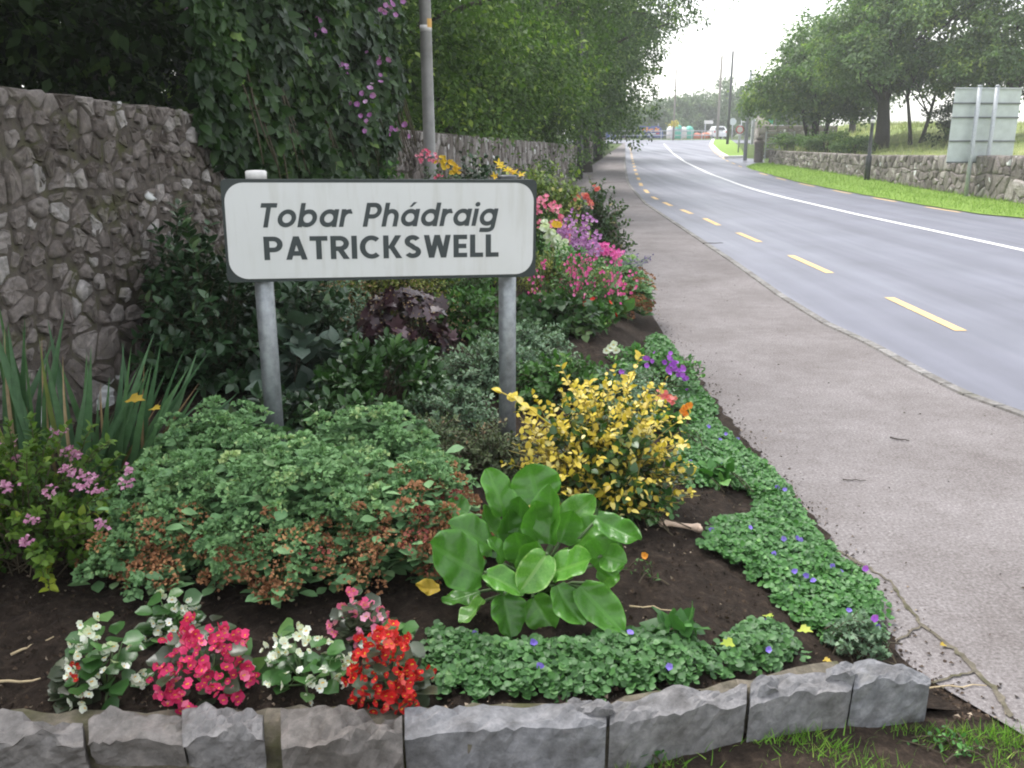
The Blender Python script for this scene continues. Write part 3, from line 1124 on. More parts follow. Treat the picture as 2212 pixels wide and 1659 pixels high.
def glyph(ch, t):
    """strokes of one letter: ('line', points, closed) centre lines, or ('poly', outline); cap height 1; returns strokes, width"""
    a = t / 2
    xh = 0.74
    S = []

    def ln(*p, closed=False):
        S.append(('line', list(p), closed))

    def para(x0, y0, x1, y1, wd=None):
        dx, dy = x1 - x0, y1 - y0
        wd = wd or t * math.hypot(dx, dy) / abs(dy)
        h = wd / 2
        S.append(('poly', [(x0 - h, y0), (x0 + h, y0), (x1 + h, y1), (x1 - h, y1)]))
    rr = (xh - t) / 2
    rw = rr * 0.98
    rcx, rcy = a + rw, xh / 2
    if ch == 'P':
        m = 0.43
        ln((a, 0), (a, 1)); ln((a, 1 - a), (.34, 1 - a), *arc(.34, (1 - a + m) / 2, .23, (1 - a - m) / 2, 90, -90), (a, m)); wd = .57 + a
    elif ch == 'R':
        m = 0.45
        ln((a, 0), (a, 1)); ln((a, 1 - a), (.34, 1 - a), *arc(.34, (1 - a + m) / 2, .23, (1 - a - m) / 2, 90, -90), (a, m)); para(.57, 0, .33, .44); wd = .66
    elif ch == 'A':
        para(.1, 0, .38, 1); para(.66, 0, .38, 1); ln((.2, .27), (.56, .27)); wd = .76
    elif ch == 'T':
        ln((0, 1 - a), (.64, 1 - a)); ln((.32, 0), (.32, 1 - t)); wd = .64
    elif ch == 'I':
        ln((a, 0), (a, 1)); wd = t
    elif ch == 'C':
        ln(*arc(.43, .5, .43 - a, .5 - a + .005, 48, 312, 28)); wd = .76
    elif ch == 'K':
        ln((a, 0), (a, 1)); para(.25, .42, .56, 1); para(.58, 0, .3, .52); wd = .69
    elif ch == 'S':
        ln(*arc(.3, .725, .3 - a, .275 - a + .005, 25, 250, 18), *arc(.3, .27, .3 - a + .01, .27 - a + .005, 70, -155, 18)); wd = .62
    elif ch == 'W':
        para(.28, 0, .1, 1); para(.28, 0, .5, 1); para(.73, 0, .5, 1); para(.73, 0, .91, 1); wd = 1.01
    elif ch == 'E':
        ln((a, 0), (a, 1)); ln((t, 1 - a), (.52, 1 - a)); ln((t, .5), (.49, .5)); ln((t, a), (.52, a)); wd = .53
    elif ch == 'L':
        ln((a, 0), (a, 1)); ln((t, a), (.5, a)); wd = .5
    elif ch == 'o':
        ln(*arc(rcx, rcy, rw, rr, 0, 360, 26)[:-1], closed=True); wd = 2 * rcx
    elif ch == 'b':
        ln((a, 0), (a, 1)); ln(*arc(rcx, rcy, rw, rr, 0, 360, 26)[:-1], closed=True); wd = 2 * rcx
    elif ch in 'aád':
        ln(*arc(rcx, rcy, rw, rr, 0, 360, 26)[:-1], closed=True); ln((2 * rcx - a, 0), (2 * rcx - a, 1 if ch == 'd' else xh)); wd = 2 * rcx
        if ch == 'á':
            S.append(('poly', [(.27, .82), (.37, .82), (.55, 1.02), (.4, 1.02)]))
    elif ch == 'g':
        ln(*arc(rcx, rcy, rw, rr, 0, 360, 26)[:-1], closed=True); X = 2 * rcx - a
        ln((X, xh), (X, 0.02), *arc(X - .2, -.02, .2, .16, 0, -95, 10), (.1, -.175)); wd = 2 * rcx
    elif ch == 'r':
        ln((a, 0), (a, xh)); ln((a, .36), *arc(.34, .36, .34 - a, xh - a - .36, 175, 75, 8), (.42, xh - a)); wd = .42
    elif ch in 'hn':
        ln((a, 0), (a, 1 if ch == 'h' else xh)); ln((a, .38), *arc(.32, .4, .32 - a, xh - a - .4, 170, 0, 14), (.64 - a, 0)); wd = .64
    elif ch == 'm':
        ln((a, 0), (a, xh)); ln((a, .4), *arc(.29, .42, .29 - a, xh - a - .42, 170, 0, 12), (.58 - a, 0)); ln((.58 - a, .4), *arc(.29 + .58 - t, .42, .29 - a, xh - a - .42, 170, 0, 12), (1.16 - t - a, 0)); wd = 1.16 - t
    elif ch == 'i':
        ln((a, 0), (a, xh)); S.append(('poly', [(a + (t * .58) * math.cos(k * math.pi / 5), .92 + t * .55 * math.sin(k * math.pi / 5)) for k in range(10)])); wd = t
    elif ch == 'e':
        ln(*arc(rcx, rcy, rw, rr, 0, 305, 22)); ln((a, rcy), (2 * rcx - a, rcy)); wd = 2 * rcx
    elif ch == 'c':
        ln(*arc(rcx, rcy, rw, rr, 45, 315, 22)); wd = 2 * rcx - .1
    elif ch == 'k':
        ln((a, 0), (a, 1)); para(.24, .3, .46, xh); para(.52, 0, .27, .42); wd = .6
    else:
        wd = .34
    return S, wd


def ribbon(pts, t, closed=False):
    pts = [p for i, p in enumerate(pts) if i == 0 or math.hypot(p[0] - pts[i - 1][0], p[1] - pts[i - 1][1]) > 1e-4]
    n = len(pts)
    Lp, Rp = [], []
    for i in range(n):
        p = np.array(pts[i], float)
        a = np.array(pts[i - 1], float) if (i > 0 or closed) else None
        b = np.array(pts[(i + 1) % n], float) if (i < n - 1 or closed) else None
        d1 = nrm(p - a) if a is not None else None
        d2 = nrm(b - p) if b is not None else None
        if d1 is None:
            d1 = d2
        if d2 is None:
            d2 = d1
        n1, n2 = np.array((-d1[1], d1[0])), np.array((-d2[1], d2[0]))
        mm = nrm(n1 + n2)
        k = (t / 2) / max(0.4, float(mm @ n1))
        Lp.append(tuple(p + mm * k))
        Rp.append(tuple(p - mm * k))
    F = [(i, i + 1, n + i + 1, n + i) for i in range(n - 1)]
    if closed:
        F.append((n - 1, 0, n, 2 * n - 1))
    return Lp + Rp, F


def lettering(mb, text, x0, x1, base, cap, t, fn, shear=0.0, space=0.13, hue=0.5):
    """text between x0 and x1; fn(u, v, lift) places it in space"""
    gl = [glyph(c, t) for c in text]
    tot = sum(g[1] for g in gl) + space * (len(gl) - 1)
    kx_ = (x1 - x0) / (tot * cap + shear * cap * 0.8)
    x = x0
    lift = 0
    for S, wd in gl:
        for s in S:
            if s[0] == 'line':
                P, F = ribbon(s[1], t, s[2])
            else:
                P, F = s[1], [tuple(range(len(s[1])))]
            lift += 1
            zz = 0.00012 * (lift % 7)
            mb.raw([fn(x + (px + shear * py) * cap * kx_, base - py * cap, zz) for px, py in P], F, hue)
        x += (wd + space) * cap * kx_


# ------------------------------------------------------------------ the village sign
dl, dr = 3.56, 3.8
TL, TR = PD(475, 387, dl), PD(1160, 388, dr)
BL, BR = PD(480, 607, dl), PD(1157, 599, dr)
EX = nrm(TR - TL)
EN = nrm(np.cross(EX, (0, 0, 1)))            # towards the camera is +EN when it points to -y
if EN[1] > 0:
    EN = -EN
EZ = np.cross(EX, EN)
if EZ[2] < 0:
    EZ = -EZ
SW = np.linalg.norm(TR - TL) / 685.0
SHt = ((TL - BL)[2] + (TR - BR)[2]) / 2 / 215.0
sroot = thing('village_sign', 'white bilingual place name sign with dark border on two grey posts in the flower bed', 'village sign', ((TL[0] + TR[0]) / 2, (TL[1] + TR[1]) / 2, 0.3))
SO = np.array(sroot.location)


def sg(u, v, d):
    return TL + EX * (u * SW) - EZ * (v * SHt) + EN * d - SO


def rrect(u0, v0, u1, v1, r, n=8):
    o = []
    for cx, cy, a0 in ((u1 - r, v0 + r, -90), (u1 - r, v1 - r, 0), (u0 + r, v1 - r, 90), (u0 + r, v0 + r, 180)):
        o += [(cx + r * math.cos(math.radians(a0 + 90 * i / n)), cy + r * math.sin(math.radians(a0 + 90 * i / n))) for i in range(n + 1)]
    return o


def plate(outline, d0, d1, fn):
    m = MB()
    n = len(outline)
    V = [fn(u, v, d1) for u, v in outline] + [fn(u, v, d0) for u, v in outline]
    F = [tuple(range(n)), tuple(range(2 * n - 1, n - 1, -1))] + [(j, n + j, n + (j + 1) % n, (j + 1) % n) for j in range(n)]
    m.raw(V, F)
    return m


pnl = plate(rrect(0, 0, 685, 216, 11), -0.028, 0.0, sg).build('panel', SIGNB, sroot)
plate(rrect(6, 7, 678, 209, 40), 0.0005, 0.0025, sg).build('sign_face', SIGNW, pnl)
lt = MB()
lettering(lt, 'Tobar Phádraig', 70, 598, 100, 51, 0.185, lambda u, v, l: sg(u, v, 0.0032 + l), 0.21, 0.105)
lettering(lt, 'PATRICKSWELL', 81, 598, 169, 50, 0.2, lambda u, v, l: sg(u, v, 0.0032 + l), 0.0, 0.1)
lt.build('lettering', LETTER, pnl)
for px, py, d, ztop in ((588, 850, 3.655, PD(563, 369, 3.65)[2]), (1096, 800, 3.895, PD(1105, 379, 3.89)[2])):
    p = PD(px, py, d)
    m = MB()
    m.tube([(p[0], p[1], 0.0), (p[0], p[1], 0.7), (p[0], p[1], ztop)] - SO, 0.038, 20)
    po = m.build('post', GALV, sroot)
    m = MB()
    m.lathe([(0.0385, -0.035), (0.0415, -0.034), (0.0415, -0.004), (0.036, 0.001), (0.0, 0.003)], 20, tuple(np.array((p[0], p[1], ztop)) - SO))
    m.build('post_cap', CAPW if px < 900 else DARKPOLE, po)
    for z in (1.28, 1.05):                               # clamps holding the panel
        m = MB()
        m.lathe([(0.04, -0.015), (0.043, -0.014), (0.043, 0.014), (0.04, 0.015)], 20, tuple(np.array((p[0], p[1], z)) - SO))
        m.box(np.array((p[0], p[1] - 0.05, z)) - SO, (0.05, 0.03, 0.03))
        m.build('clamp', GALV, po)


# ------------------------------------------------------------------ posts, poles and signs by the road
def pole(name, label, cat, base, segs, mat, group=None, lean=(0, 0), sides=12):
    """segs: list of (height, radius)"""
    r = thing(name, label, cat, base, 0, group)
    m = MB()
    pts = [(lean[0] * h, lean[1] * h, h) for h, _ in segs]
    m.tube(pts, [q for _, q in segs], sides)
    m.build('shaft', mat, r)
    return r


lp = PD(929, 300, 10.6)
zf = PD(930, 333, 10.6)[2]
r = pole('lamp_post', 'tall grey lamp post with a pale band and small orange sticker rising behind the roses', 'lamp post', (lp[0], lp[1], hb(lp[0], lp[1])),
         [(-.1, .075), (zf - .3, .075), (zf - .299, .068), (2.2, .066), (4.5, .062), (8, .055)], POLE, None, (-0.008, 0), 16)
m = MB()
m.lathe([(.078, -.03), (.084, -.028), (.084, .01), (.066, .03)], 16, (-.008 * zf, 0, zf - .33))
m.build('flange', GALV, r)
b0 = np.array(r.location)
zb = PD(928, 62, 10.6)[2] - b0[2]
m = MB()
m.lathe([(.0635, -.03), (.0665, -.03), (.0665, .035), (.0635, .035)], 16, (-.008 * zb, 0, zb))
m.build('band', CAPW, r)
m = MB()
STK = plain('orange sticker', (.55, .3, .06), .5, 0, .1, 10, 0)
for k in range(5):
    a0, a1 = math.radians(-70 + 14 * k), math.radians(-56 + 14 * k)
    zz = zb + .06
    m.raw([(-.008 * zz + .068 * math.cos(a), .068 * math.sin(a), zz + h) for a, h in ((a0, -.05), (a1, -.05), (a1, .04), (a0, .04))], [(0, 1, 2, 3)])
m.build('sticker', STK, r)
m = MB()
m.box((0.5, 0, 8.02), (1.1, .09, .06))
m.box((1.15, 0, 8.0), (.6, .22, .12), 0, .5, 0, .03)
m.build('lantern', GALV2, r)

b = PG(1252, 386)
pole('lamp_post', 'dark slim lamp column with thicker foot beside the wall end on the footpath', 'lamp post', b, [(-.05, .11), (1.35, .11), (1.42, .06), (7.5, .045)], DARKPOLE, 'dark poles along the footpath')
b = PG(1283, 347)
pole('signpost', 'dark thin post further along the footpath in front of the shaded wall', 'post', b, [(-.05, .06), (5.2, .06)], DARKPOLE, 'dark poles along the footpath')
b = PG(1292, 341)
pole('signpost', 'pale thin post just behind the dark post by the shaded wall', 'post', b, [(-.05, .05), (5.0, .05)], GALV2, 'dark poles along the footpath')
b = PG(1872, 390, -0.05)
zt = PD(1876, 252, b[1])[2]
zm = PD(1874, 262, b[1])[2]
z2 = PD(1872, 338, b[1])[2]
r = pole('lamp_post', 'dark lamp column standing before the long low wall on the green verge', 'lamp post', b, [(-.05, .1), (z2 - b[2], .1), (z2 - b[2] + .05, .065), (zm - b[2], .055), (zt - b[2], .05)], DARKPOLE)
m = MB()
m.lathe([(.06, -.06), (.075, -.05), (.075, .05), (.06, .06)], 12, (0, 0, zm - b[2]))
m.build('collar', CAPW, r)

RAILD = plain('shadow toned seam rail', (.13, .14, .145), .6, .2, .1, 9, 0)  # shadow lines of the ribs along the seams, put into the rail colour
# back of the large road sign on the right
pA, pB = PG(2086, 426, -0.05), PG(2160, 431, -0.05)
dS = pA[1]
sb = thing('road_sign', 'back of a large grey road sign on two steel posts standing on the green verge', 'road sign', ((pA[0] + pB[0]) / 2, dS, pA[2]))
SBO = np.array(sb.location)
zt, zb = PD(2067, 190, dS)[2], PD(2052, 351, dS)[2]
xl = PD(2059, 270, dS)[0]
xr = xl + 1.86
ZS = [zt - (zt - zb) * k for k in (0, .2, .39, .71, 1.0)]
ex = nrm(np.array((1.0, 0.10, 0)))


def bp(x, z, dy):
    return np.array((x, dS + (x - xl) * 0.1 + dy, z)) - SBO


m = MB()
for q0, q1 in zip(ZS[:-1], ZS[1:]):
    V = [bp(x, z, dy) for dy in (0.14, 0.115) for x, z in ((xl, q1 + .008), (xr, q1 + .008), (xr, q0 - .008), (xl, q0 - .008))]
    m.raw(V, [(4, 5, 6, 7), (3, 2, 1, 0), (0, 1, 5, 4), (1, 2, 6, 5), (2, 3, 7, 6), (3, 0, 4, 7)])
pn = m.build('panel', SIGNBACK, sb)
for z in ZS:
    m = MB()
    V = [bp(x, z + h, dy) for dy in (0.112, 0.075) for x, h in ((xl - .01, -.02), (xr + .01, -.02), (xr + .01, .02), (xl - .01, .02))]
    m.raw(V, [(4, 5, 6, 7), (3, 2, 1, 0), (0, 1, 5, 4), (1, 2, 6, 5), (2, 3, 7, 6), (3, 0, 4, 7)])
    m.build('rail', GALV2 if z == ZS[0] else RAILD, pn)
m = MB()
V = [bp(xl + a, zb + h, dy) for dy in (0.1145, 0.111) for a, h in ((1.6, .04), (1.78, .04), (1.78, .1), (1.6, .1))]
m.raw(V, [(4, 5, 6, 7), (3, 2, 1, 0), (0, 1, 5, 4), (1, 2, 6, 5), (2, 3, 7, 6), (3, 0, 4, 7)])
m.build('sticker', SIGNW, pn)
for p, tx in ((pA, 2110), (pB, 2171)):
    m = MB()
    q = np.array((p[0], dS, 0))
    m.tube([q + (0, 0, p[2] - .1) - SBO, q + (0, 0, 1.0) - SBO, q + (0, 0, zt + .05) - SBO], 0.056, 14)
    po = m.build('post', GALV2, sb)
    m = MB()
    m.lathe([(.058, -.02), (.063, -.015), (.063, .01), (0, .03)], 14, tuple(q + (0, 0, zt + .05) - SBO))
    m.build('post_cap', GALV, po)

# far objects at the junction -----------------------------------------------------
for px, py, ptop, rr_, mt, lab in ((1454, 302, 150, .11, WOODPOLE, 'pale utility pole with a yellow hanging basket beyond the junction'),
                                   (1549, 301, 120, .16, WOODPOLE, 'thick brown wooden pole standing right beside the parked white car'),
                                   (1571, 312, 110, .13, DARKPOLE, 'dark pole rising from the small green triangle at the junction'),
                                   (1609, 345, 150, .1, GALV2, 'grey metal pole at the mouth of the driveway')):
    b = PG(px, py)
    zt = PD(px, ptop, b[1])[2] - b[2]
    r = pole('utility_pole', lab, 'pole', b, [(-.05, rr_), (zt * .5, rr_ * .9), (zt, rr_ * .75)], mt, 'poles around the far junction')
    if px == 1454:
        m = MB()
        zz = PD(px, 268, b[1])[2] - b[2]
        m.scatter(BUD, np.array((0, 0, zz)) + RNG.normal(size=(160, 3)) * (.28, .25, .14), rand_dirs(160), rand_dirs(160), .2)
        m.build('hanging_basket', leafmat('basket flowers', (.3, .3, .05), (.7, .55, .1), None, .6, .1), r)

CARW = plain('white car paint', (.75, .75, .76), .25, 0, .03, 3, 0)
GLASS = plain('dark car glass', (.02, .025, .03), .08, 0, .05, 3, 0)
RUB = plain('black rubber', (.015, .015, .015), .8, 0, .1, 9, 0)
RED = plain('red lens', (.5, .02, .02), .3, 0, .05, 9, 0)
c0 = PG(1548, 300)
car = thing('parked_car', 'white hatchback seen from behind parked at the far junction', 'car', c0)
m = MB()
prof = [(-1.9, .35), (-1.95, .75), (-1.75, .95), (-1.35, 1.42), (.3, 1.47), (.95, .98), (1.8, .85), (1.95, .4)]
wd = [(.82, .86, .8, .62, .6, .76, .8, .74)[k] for k in range(8)]
V = [(sx * wd[k], prof[k][0], prof[k][1]) for sx in (-1, 1) for k in range(8)] + [(sx * wd[k] * .95, prof[k][0], .28) for sx in (-1, 1) for k in (0, 7)]
F = [(k, k + 1, 8 + k + 1, 8 + k) for k in range(7)] + [tuple(range(8))[::-1] + (16,), tuple(range(8, 16)), (0, 8, 18, 16), (7, 17, 19, 15), (16, 18, 19, 17)]
F[7] = (16, 17, 7, 6, 5, 4, 3, 2, 1, 0)
F[8] = (18, 8, 9, 10, 11, 12, 13, 14, 15, 19)
m.raw(V, F)
m.build('body', CARW, car)
m = MB()
m.raw([(-.6, -1.74, 1.02), (.6, -1.74, 1.02), (.52, -1.42, 1.36), (-.52, -1.42, 1.36)], [(0, 1, 2, 3)])
m.build('rear_window', GLASS, car)
for sx in (-1, 1):
    m = MB()
    m.box((sx * .68, -1.93, .82), (.16, .06, .2), 0)
    m.build('tail_light', RED, car)
    for yy in (-1.2, 1.25):
        m = MB()
        m.tube([(sx * .86, yy, .3), (sx * .66, yy, .3)], .3, 16)
        m.build('wheel', RUB, car)

# blue hoarding with orange lettering, partly behind the trees
q0, q1 = PD(1300, 300, 116), PD(1432, 300, 116)
zt = PD(1400, 272, 116)[2]
zg = rise(116)
hoard = thing('hoarding', 'blue advertising hoarding with orange lettering partly hidden by trees at the junction', 'hoarding', (q1[0], 116, zg))
BLUE = plain('blue board', (.035, .065, .24), .5, 0, .08, 3, 0)
ORNG = plain('orange lettering', (.8, .28, .03), .5, 0, .05, 9, 0)
m = MB()
Wd = q1[0] - q0[0]
ol = [(-Wd, .1), (0, .1), (0, zt - zg - .9), (-.25, zt - zg - .3), (-.7, zt - zg), (-Wd, zt - zg)]
m.prism(ol, -.08, .08)
hbd = m.build('board', BLUE, hoard)
k116 = 116 / FD


def hfn(u, v, l):
    return ((u - 1432) * k116 * 1.0, -.09 - l * 10, (PD(1400, v, 116)[2] - zg))


m = MB()
lettering(m, 'Limerick', 1338, 1425, 284.5, 9.0, .24, hfn, 0.05, .08)
m.build('lettering', ORNG, hbd)
m = MB()
m.raw([hfn(u, v, 0) for u, v in ((1398, 291), (1416, 290), (1416, 287.5), (1398, 288))], [(0, 1, 2, 3)])
m.raw([hfn(u, v, 0) for u, v in ((1417, 290), (1424, 290), (1424, 287), (1417, 287.5))], [(0, 1, 2, 3)], 0.9, 1)
m.build('strapline', [CAPW, RED], hbd)
for u in (-Wd * .85, -Wd * .5, -.6):
    m = MB()
    m.box((u, .15, .9), (.12, .12, 1.8))
    m.build('support', GALV, hbd)
b = PD(1316, 303, 112)
bb = thing('barrier_box', 'small dark blue box at the end of the shaded wall by the rail', 'box', (b[0], 112, rise(112)))
m = MB()
m.box((0, 0, .65), (1.5, .8, 1.3), 0, .5, 0, .08)
m.build('casing', BLUE, bb)
m = MB()
m.box((0, 0, 1.34), (1.6, .9, .07), 0, .5, 0, .02)
m.build('lid', plain('blue lid', (.03, .1, .25), .5), bb)

# rail fence at the end of the road
fa, fb = PD(1318, 302, 111), PD(1560, 299, 111)
fence = thing('rail_fence', 'grey two rail metal fence closing the far side of the junction', 'fence', (fa[0], 111, rise(111)))
Lf = fb[0] - fa[0]
for z in (.45, .95):
    m = MB()
    m.box((Lf / 2, -.05, z), (Lf, .05, .1))
    m.build('rail', GALV2, fence)
npst = 12
for k in range(npst):
    m = MB()
    m.box((Lf * k / (npst - 1), 0, .5), (.09, .05, 1.08))
    m.build('post', GALV2, fence)
# bright small bins, flags and barrels beyond the fence
for px, col, lab, hgt in ((1449, (.6, .55, .56), 'white recycling bank by the pale pole beyond the rail', 1.5), (1463, (.06, .36, .26), 'green pointed recycling bank right of the white one beyond the rail', 1.7), (1476, (.5, .48, .45), 'cream recycling bank between the green banks beyond the rail', 1.4), (1488, (.08, .4, .3), 'teal recycling bank furthest right beyond the rail', 1.5), (1505, (.5, .12, .06), 'low red planter beyond the rail', .7), (1524, (.55, .14, .06), 'low orange red planter beside the white finger sign', .75)):
    p = PD(px, 299, 113.5)
    t_ = thing('recycling_bank' if hgt > 1 else 'planter', lab, 'recycling bank' if hgt > 1 else 'planter', (p[0], 113.5, rise(113.5)))
    m = MB()
    m.lathe([(.5, 0), (.56, .1), (.56, hgt * .7), (.4, hgt * .9), (.12, hgt)], 12)
    m.build('body', plain('bank colour %d' % px, col, .5, 0, .1, 4, 0), t_)
    m = MB()
    m.lathe([(.58, hgt * .6), (.6, hgt * .62), (.6, hgt * .66), (.57, hgt * .68)], 12)
    m.build('rim', GALV, t_)


def signpost(name, label, cat, base, h, shape, face, px_c, py_c, off=0.0, rim=None):
    r = thing(name, label, cat, base)
    m = MB()
    m.tube([(0, 0, -.05), (0, 0, h)], .05, 10)
    m.build('post', GALV2, r)
    m = MB()
    n = len(shape)
    V = [(x + off, -.08, z) for x, z in shape] + [(x + off, -.05, z) for x, z in shape]
    m.raw(V, [tuple(range(n)), tuple(range(2 * n - 1, n - 1, -1))] + [(j, n + j, n + (j + 1) % n, (j + 1) % n) for j in range(n)])
    pn_ = m.build('plate', face, r)
    return r, pn_


b = PG(1522, 300)
k = b[1] / FD
signpost('finger_sign', 'small white finger sign on a thin post left of the white car', 'direction sign', b, 36 * k, [(-.15, 30 * k), (15 * k, 30 * k), (16 * k, 33 * k), (15 * k, 37 * k), (-.15, 37 * k)], CAPW, 0, 0)
b = PG(1600, 304)
b = np.array((X_at(1602, 104, 3), 104, rise(104)))
k = b[1] / FD
signpost('finger_sign', 'small white finger sign above the far stone wall right of the octagonal sign', 'direction sign', b, 40 * k, [(.1, 36 * k), (15 * k, 36 * k), (15 * k, 41 * k), (.1, 41 * k)], CAPW, 0, 0)
b = np.array((X_at(1583, 108, 3), 108, rise(108)))
k = b[1] / FD
signpost('stop_sign', 'grey back of an octagonal sign at the far junction', 'traffic sign', b, 40 * k, [(7.5 * k * math.cos(math.radians(22.5 + 45 * j)), 36 * k + 7.5 * k * math.sin(math.radians(22.5 + 45 * j))) for j in range(8)], SIGNBACK, 0, 0)
b = PG(1597, 330)
b = np.array((X_at(1597, b[1], 1.6), b[1], rise(b[1])))
zc = PD(1597, 280, b[1])[2] - b[2]
k = b[1] / FD
r, pn_ = signpost('speed_sign', 'round speed limit sign with red ring in front of the far stone wall', 'traffic sign', b, zc + .3, [(8 * k * math.cos(math.radians(15 * j)), zc + 8 * k * math.sin(math.radians(15 * j))) for j in range(24)], RED, 0, 0)
m = MB()
m.raw([(6.2 * k * math.cos(math.radians(15 * j)), -.084, zc + 6.2 * k * math.sin(math.radians(15 * j))) for j in range(24)], [tuple(range(24))])
m.build('sign_face', CAPW, pn_)
# far high stone wall with rounded pier, gate and green barrier post
hx = lambda y: 15.4 + 0.25 * (y - 58)
stone_wall('stone_wall', 'high pale stone wall end rising beside the driveway at the far junction', [(hx(58), 58), (hx(72), 72), (hx(92), 92)],
           lambda y: rise(y) + 1.75 + 0.022 * (y - 58), lambda y: rise(y) - .1, -1, [(0, 40, 0, 1, .5, .32)], (WALLFAR, MORTARFAR), .8, .04)
stone_wall('stone_wall', 'short pale stone return wall facing the road beside the driveway', [(hx(58) - .2, 57.5), (hx(58) + 4.5, 57.2)],
           lambda y: rise(y) + 1.75, lambda y: rise(y) - .1, 1, [(0, 10, 0, 1, .5, .32)], (WALLFAR, MORTARFAR), .5, .04)
b = PG(1638, 347)
pr = thing('gate_pier', 'rounded stone gate pier between the driveway and the long low wall', 'gate pier', b)
m = MB()
m.lathe([(.24, -.1), (.24, .85), (.28, .87), (.28, .95), (.2, 1.02), (.06, 1.06)], 14)
m.build('pillar', WALLFAR, pr)
m = MB()
m.lathe([(.16, 1.04), (.2, 1.1), (.12, 1.22), (.03, 1.26)], 12)
m.build('finial', MORTARFAR, pr)
b = np.array((X_at(1654, 50, 1.0), 50, rise(50)))
gt = thing('field_gate', 'small pale metal gate behind the end of the long low wall', 'gate', b)
m = MB()
for z in (.55, .85, 1.15, 1.4):
    m.box((.75, 0, z), (1.5, .04, .05))
m.build('rails', GALV2, gt)
for x in (0, .75, 1.5):
    m = MB()
    m.box((x, 0, .75), (.06, .06, 1.45))
    m.build('upright', GALV2, gt)
b = np.array((X_at(1626, 84, 2), 84, rise(84)))
hb_ = thing('height_barrier', 'grey and green height barrier frame above the far stone wall', 'height barrier', b)
k = 84 / FD
GRN = plain('green post', (.03, .32, .2), .5, 0, .1, 3, 0)
zq = lambda y_: PD(1640, y_, 84)[2] - b[2]
m = MB()
m.box((0, 0, zq(258) / 2), (.22, .2, zq(258)))
m.build('post', GALV2, hb_)
m = MB()
m.box((36 * k, 0, (zq(258)) / 2), (.34, .25, zq(257)))
m.build('post', GRN, hb_)
m = MB()
m.tube([(.1, -.16, zq(261)), (34 * k, -.16, zq(269))], .07, 8)
m.tube([(.1, -.17, zq(274)), (62 * k, -.17, zq(272))], .08, 8)
m.build('crossbar', GALV2, hb_)

# dark crumbs, twigs, bone -----------------------------------------------------------
BONE = plain('old bone', (.55, .4, .3), .6, 0, .2, 40, .2)
p0, p1 = B(1424, PZ(1424, 1162, .14)[1]), B(1512, PZ(1512, 1162, .13)[1])
p0[2] += .022
p1[2] += .022
bn = MB()
ax = nrm(p1 - p0)
sd_ = nrm(np.cross(ax, (0, 0, 1)))
mid = (p0 + p1) / 2
prof = [(0, .006), (.03, .016), (.08, .0175), (.16, .0125), (.3, .0095), (.6, .0095), (.8, .012), (.92, .018), (.98, .0165), (1, .006)]
bn.tube([p0 + (p1 - p0) * f - mid for f, _ in prof], [q for _, q in prof], 12)
for e, s1 in ((p0, 1), (p0, -1), (p1, 1), (p1, -1)):
    c = e + sd_ * s1 * .012 + ax * (.008 if e is p0 else -.008) - mid
    V = []
    bn.lathe([(.001, -.014), (.01, -.01), (.0145, 0), (.01, .01), (.001, .014)], 10, tuple(c))
bo = bn.build('bone', BONE, None, mid)
tag(bo, 'pale knobbly dog bone lying on bare soil beside the yellow leaved shrub', 'bone', None, 'thing')
TWM = plain('dead twig', (.045, .035, .03), .9, 0, .3, 30, .1)
TWP = plain('pale dry stalk', (.42, .33, .2), .9, 0, .3, 30, .1)


def twig(px, py, L, ang, r, lab, mt=TWM, bed=False):
    p = PG(px, py)
    if bed:
        for _ in range(4):
            p = PZ(px, py, hb(p[0], p[1]))
    pts = []
    for k in range(6):
        f = (k / 5 - .5) * L
        pts.append((f * math.cos(ang) + RNG.normal() * L * .025, f * math.sin(ang) + RNG.normal() * L * .025, r + .002 + abs(RNG.normal()) * .003))
    m = MB()
    m.tube(pts, np.linspace(r, r * .5, 6), 6)
    o = m.build('twig', mt, None, [float(q) for q in p])
    tag(o, lab, 'twig', 'loose twigs', 'thing')


twig(1943, 952, .1, -.5, .005, 'short dark curved twig lying alone in the middle of the footpath')
twig(1540, 527, .35, .2, .008, 'dark twig on the footpath near the kerb beyond the lavender')
twig(1845, 1040, .1, -.1, .003, 'dark twig on the footpath edge beside the blue flowered mat', TWM)
twig(2060, 1487, .2, .05, .003, 'pale grass stalk lying across the cracked concrete by the stone tip', TWP)
twig(70, 1400, .12, .9, .004, 'pale dry stalk on the soil left of the white begonia', TWP, True)
twig(30, 1480, .14, .2, .005, 'bent pale dry stalk lying behind the leftmost edging stone', TWP, True)
twig(1420, 1320, .16, -.3, .003, 'thin pale straw on the soil right of the big leaved plant', TWP, True)


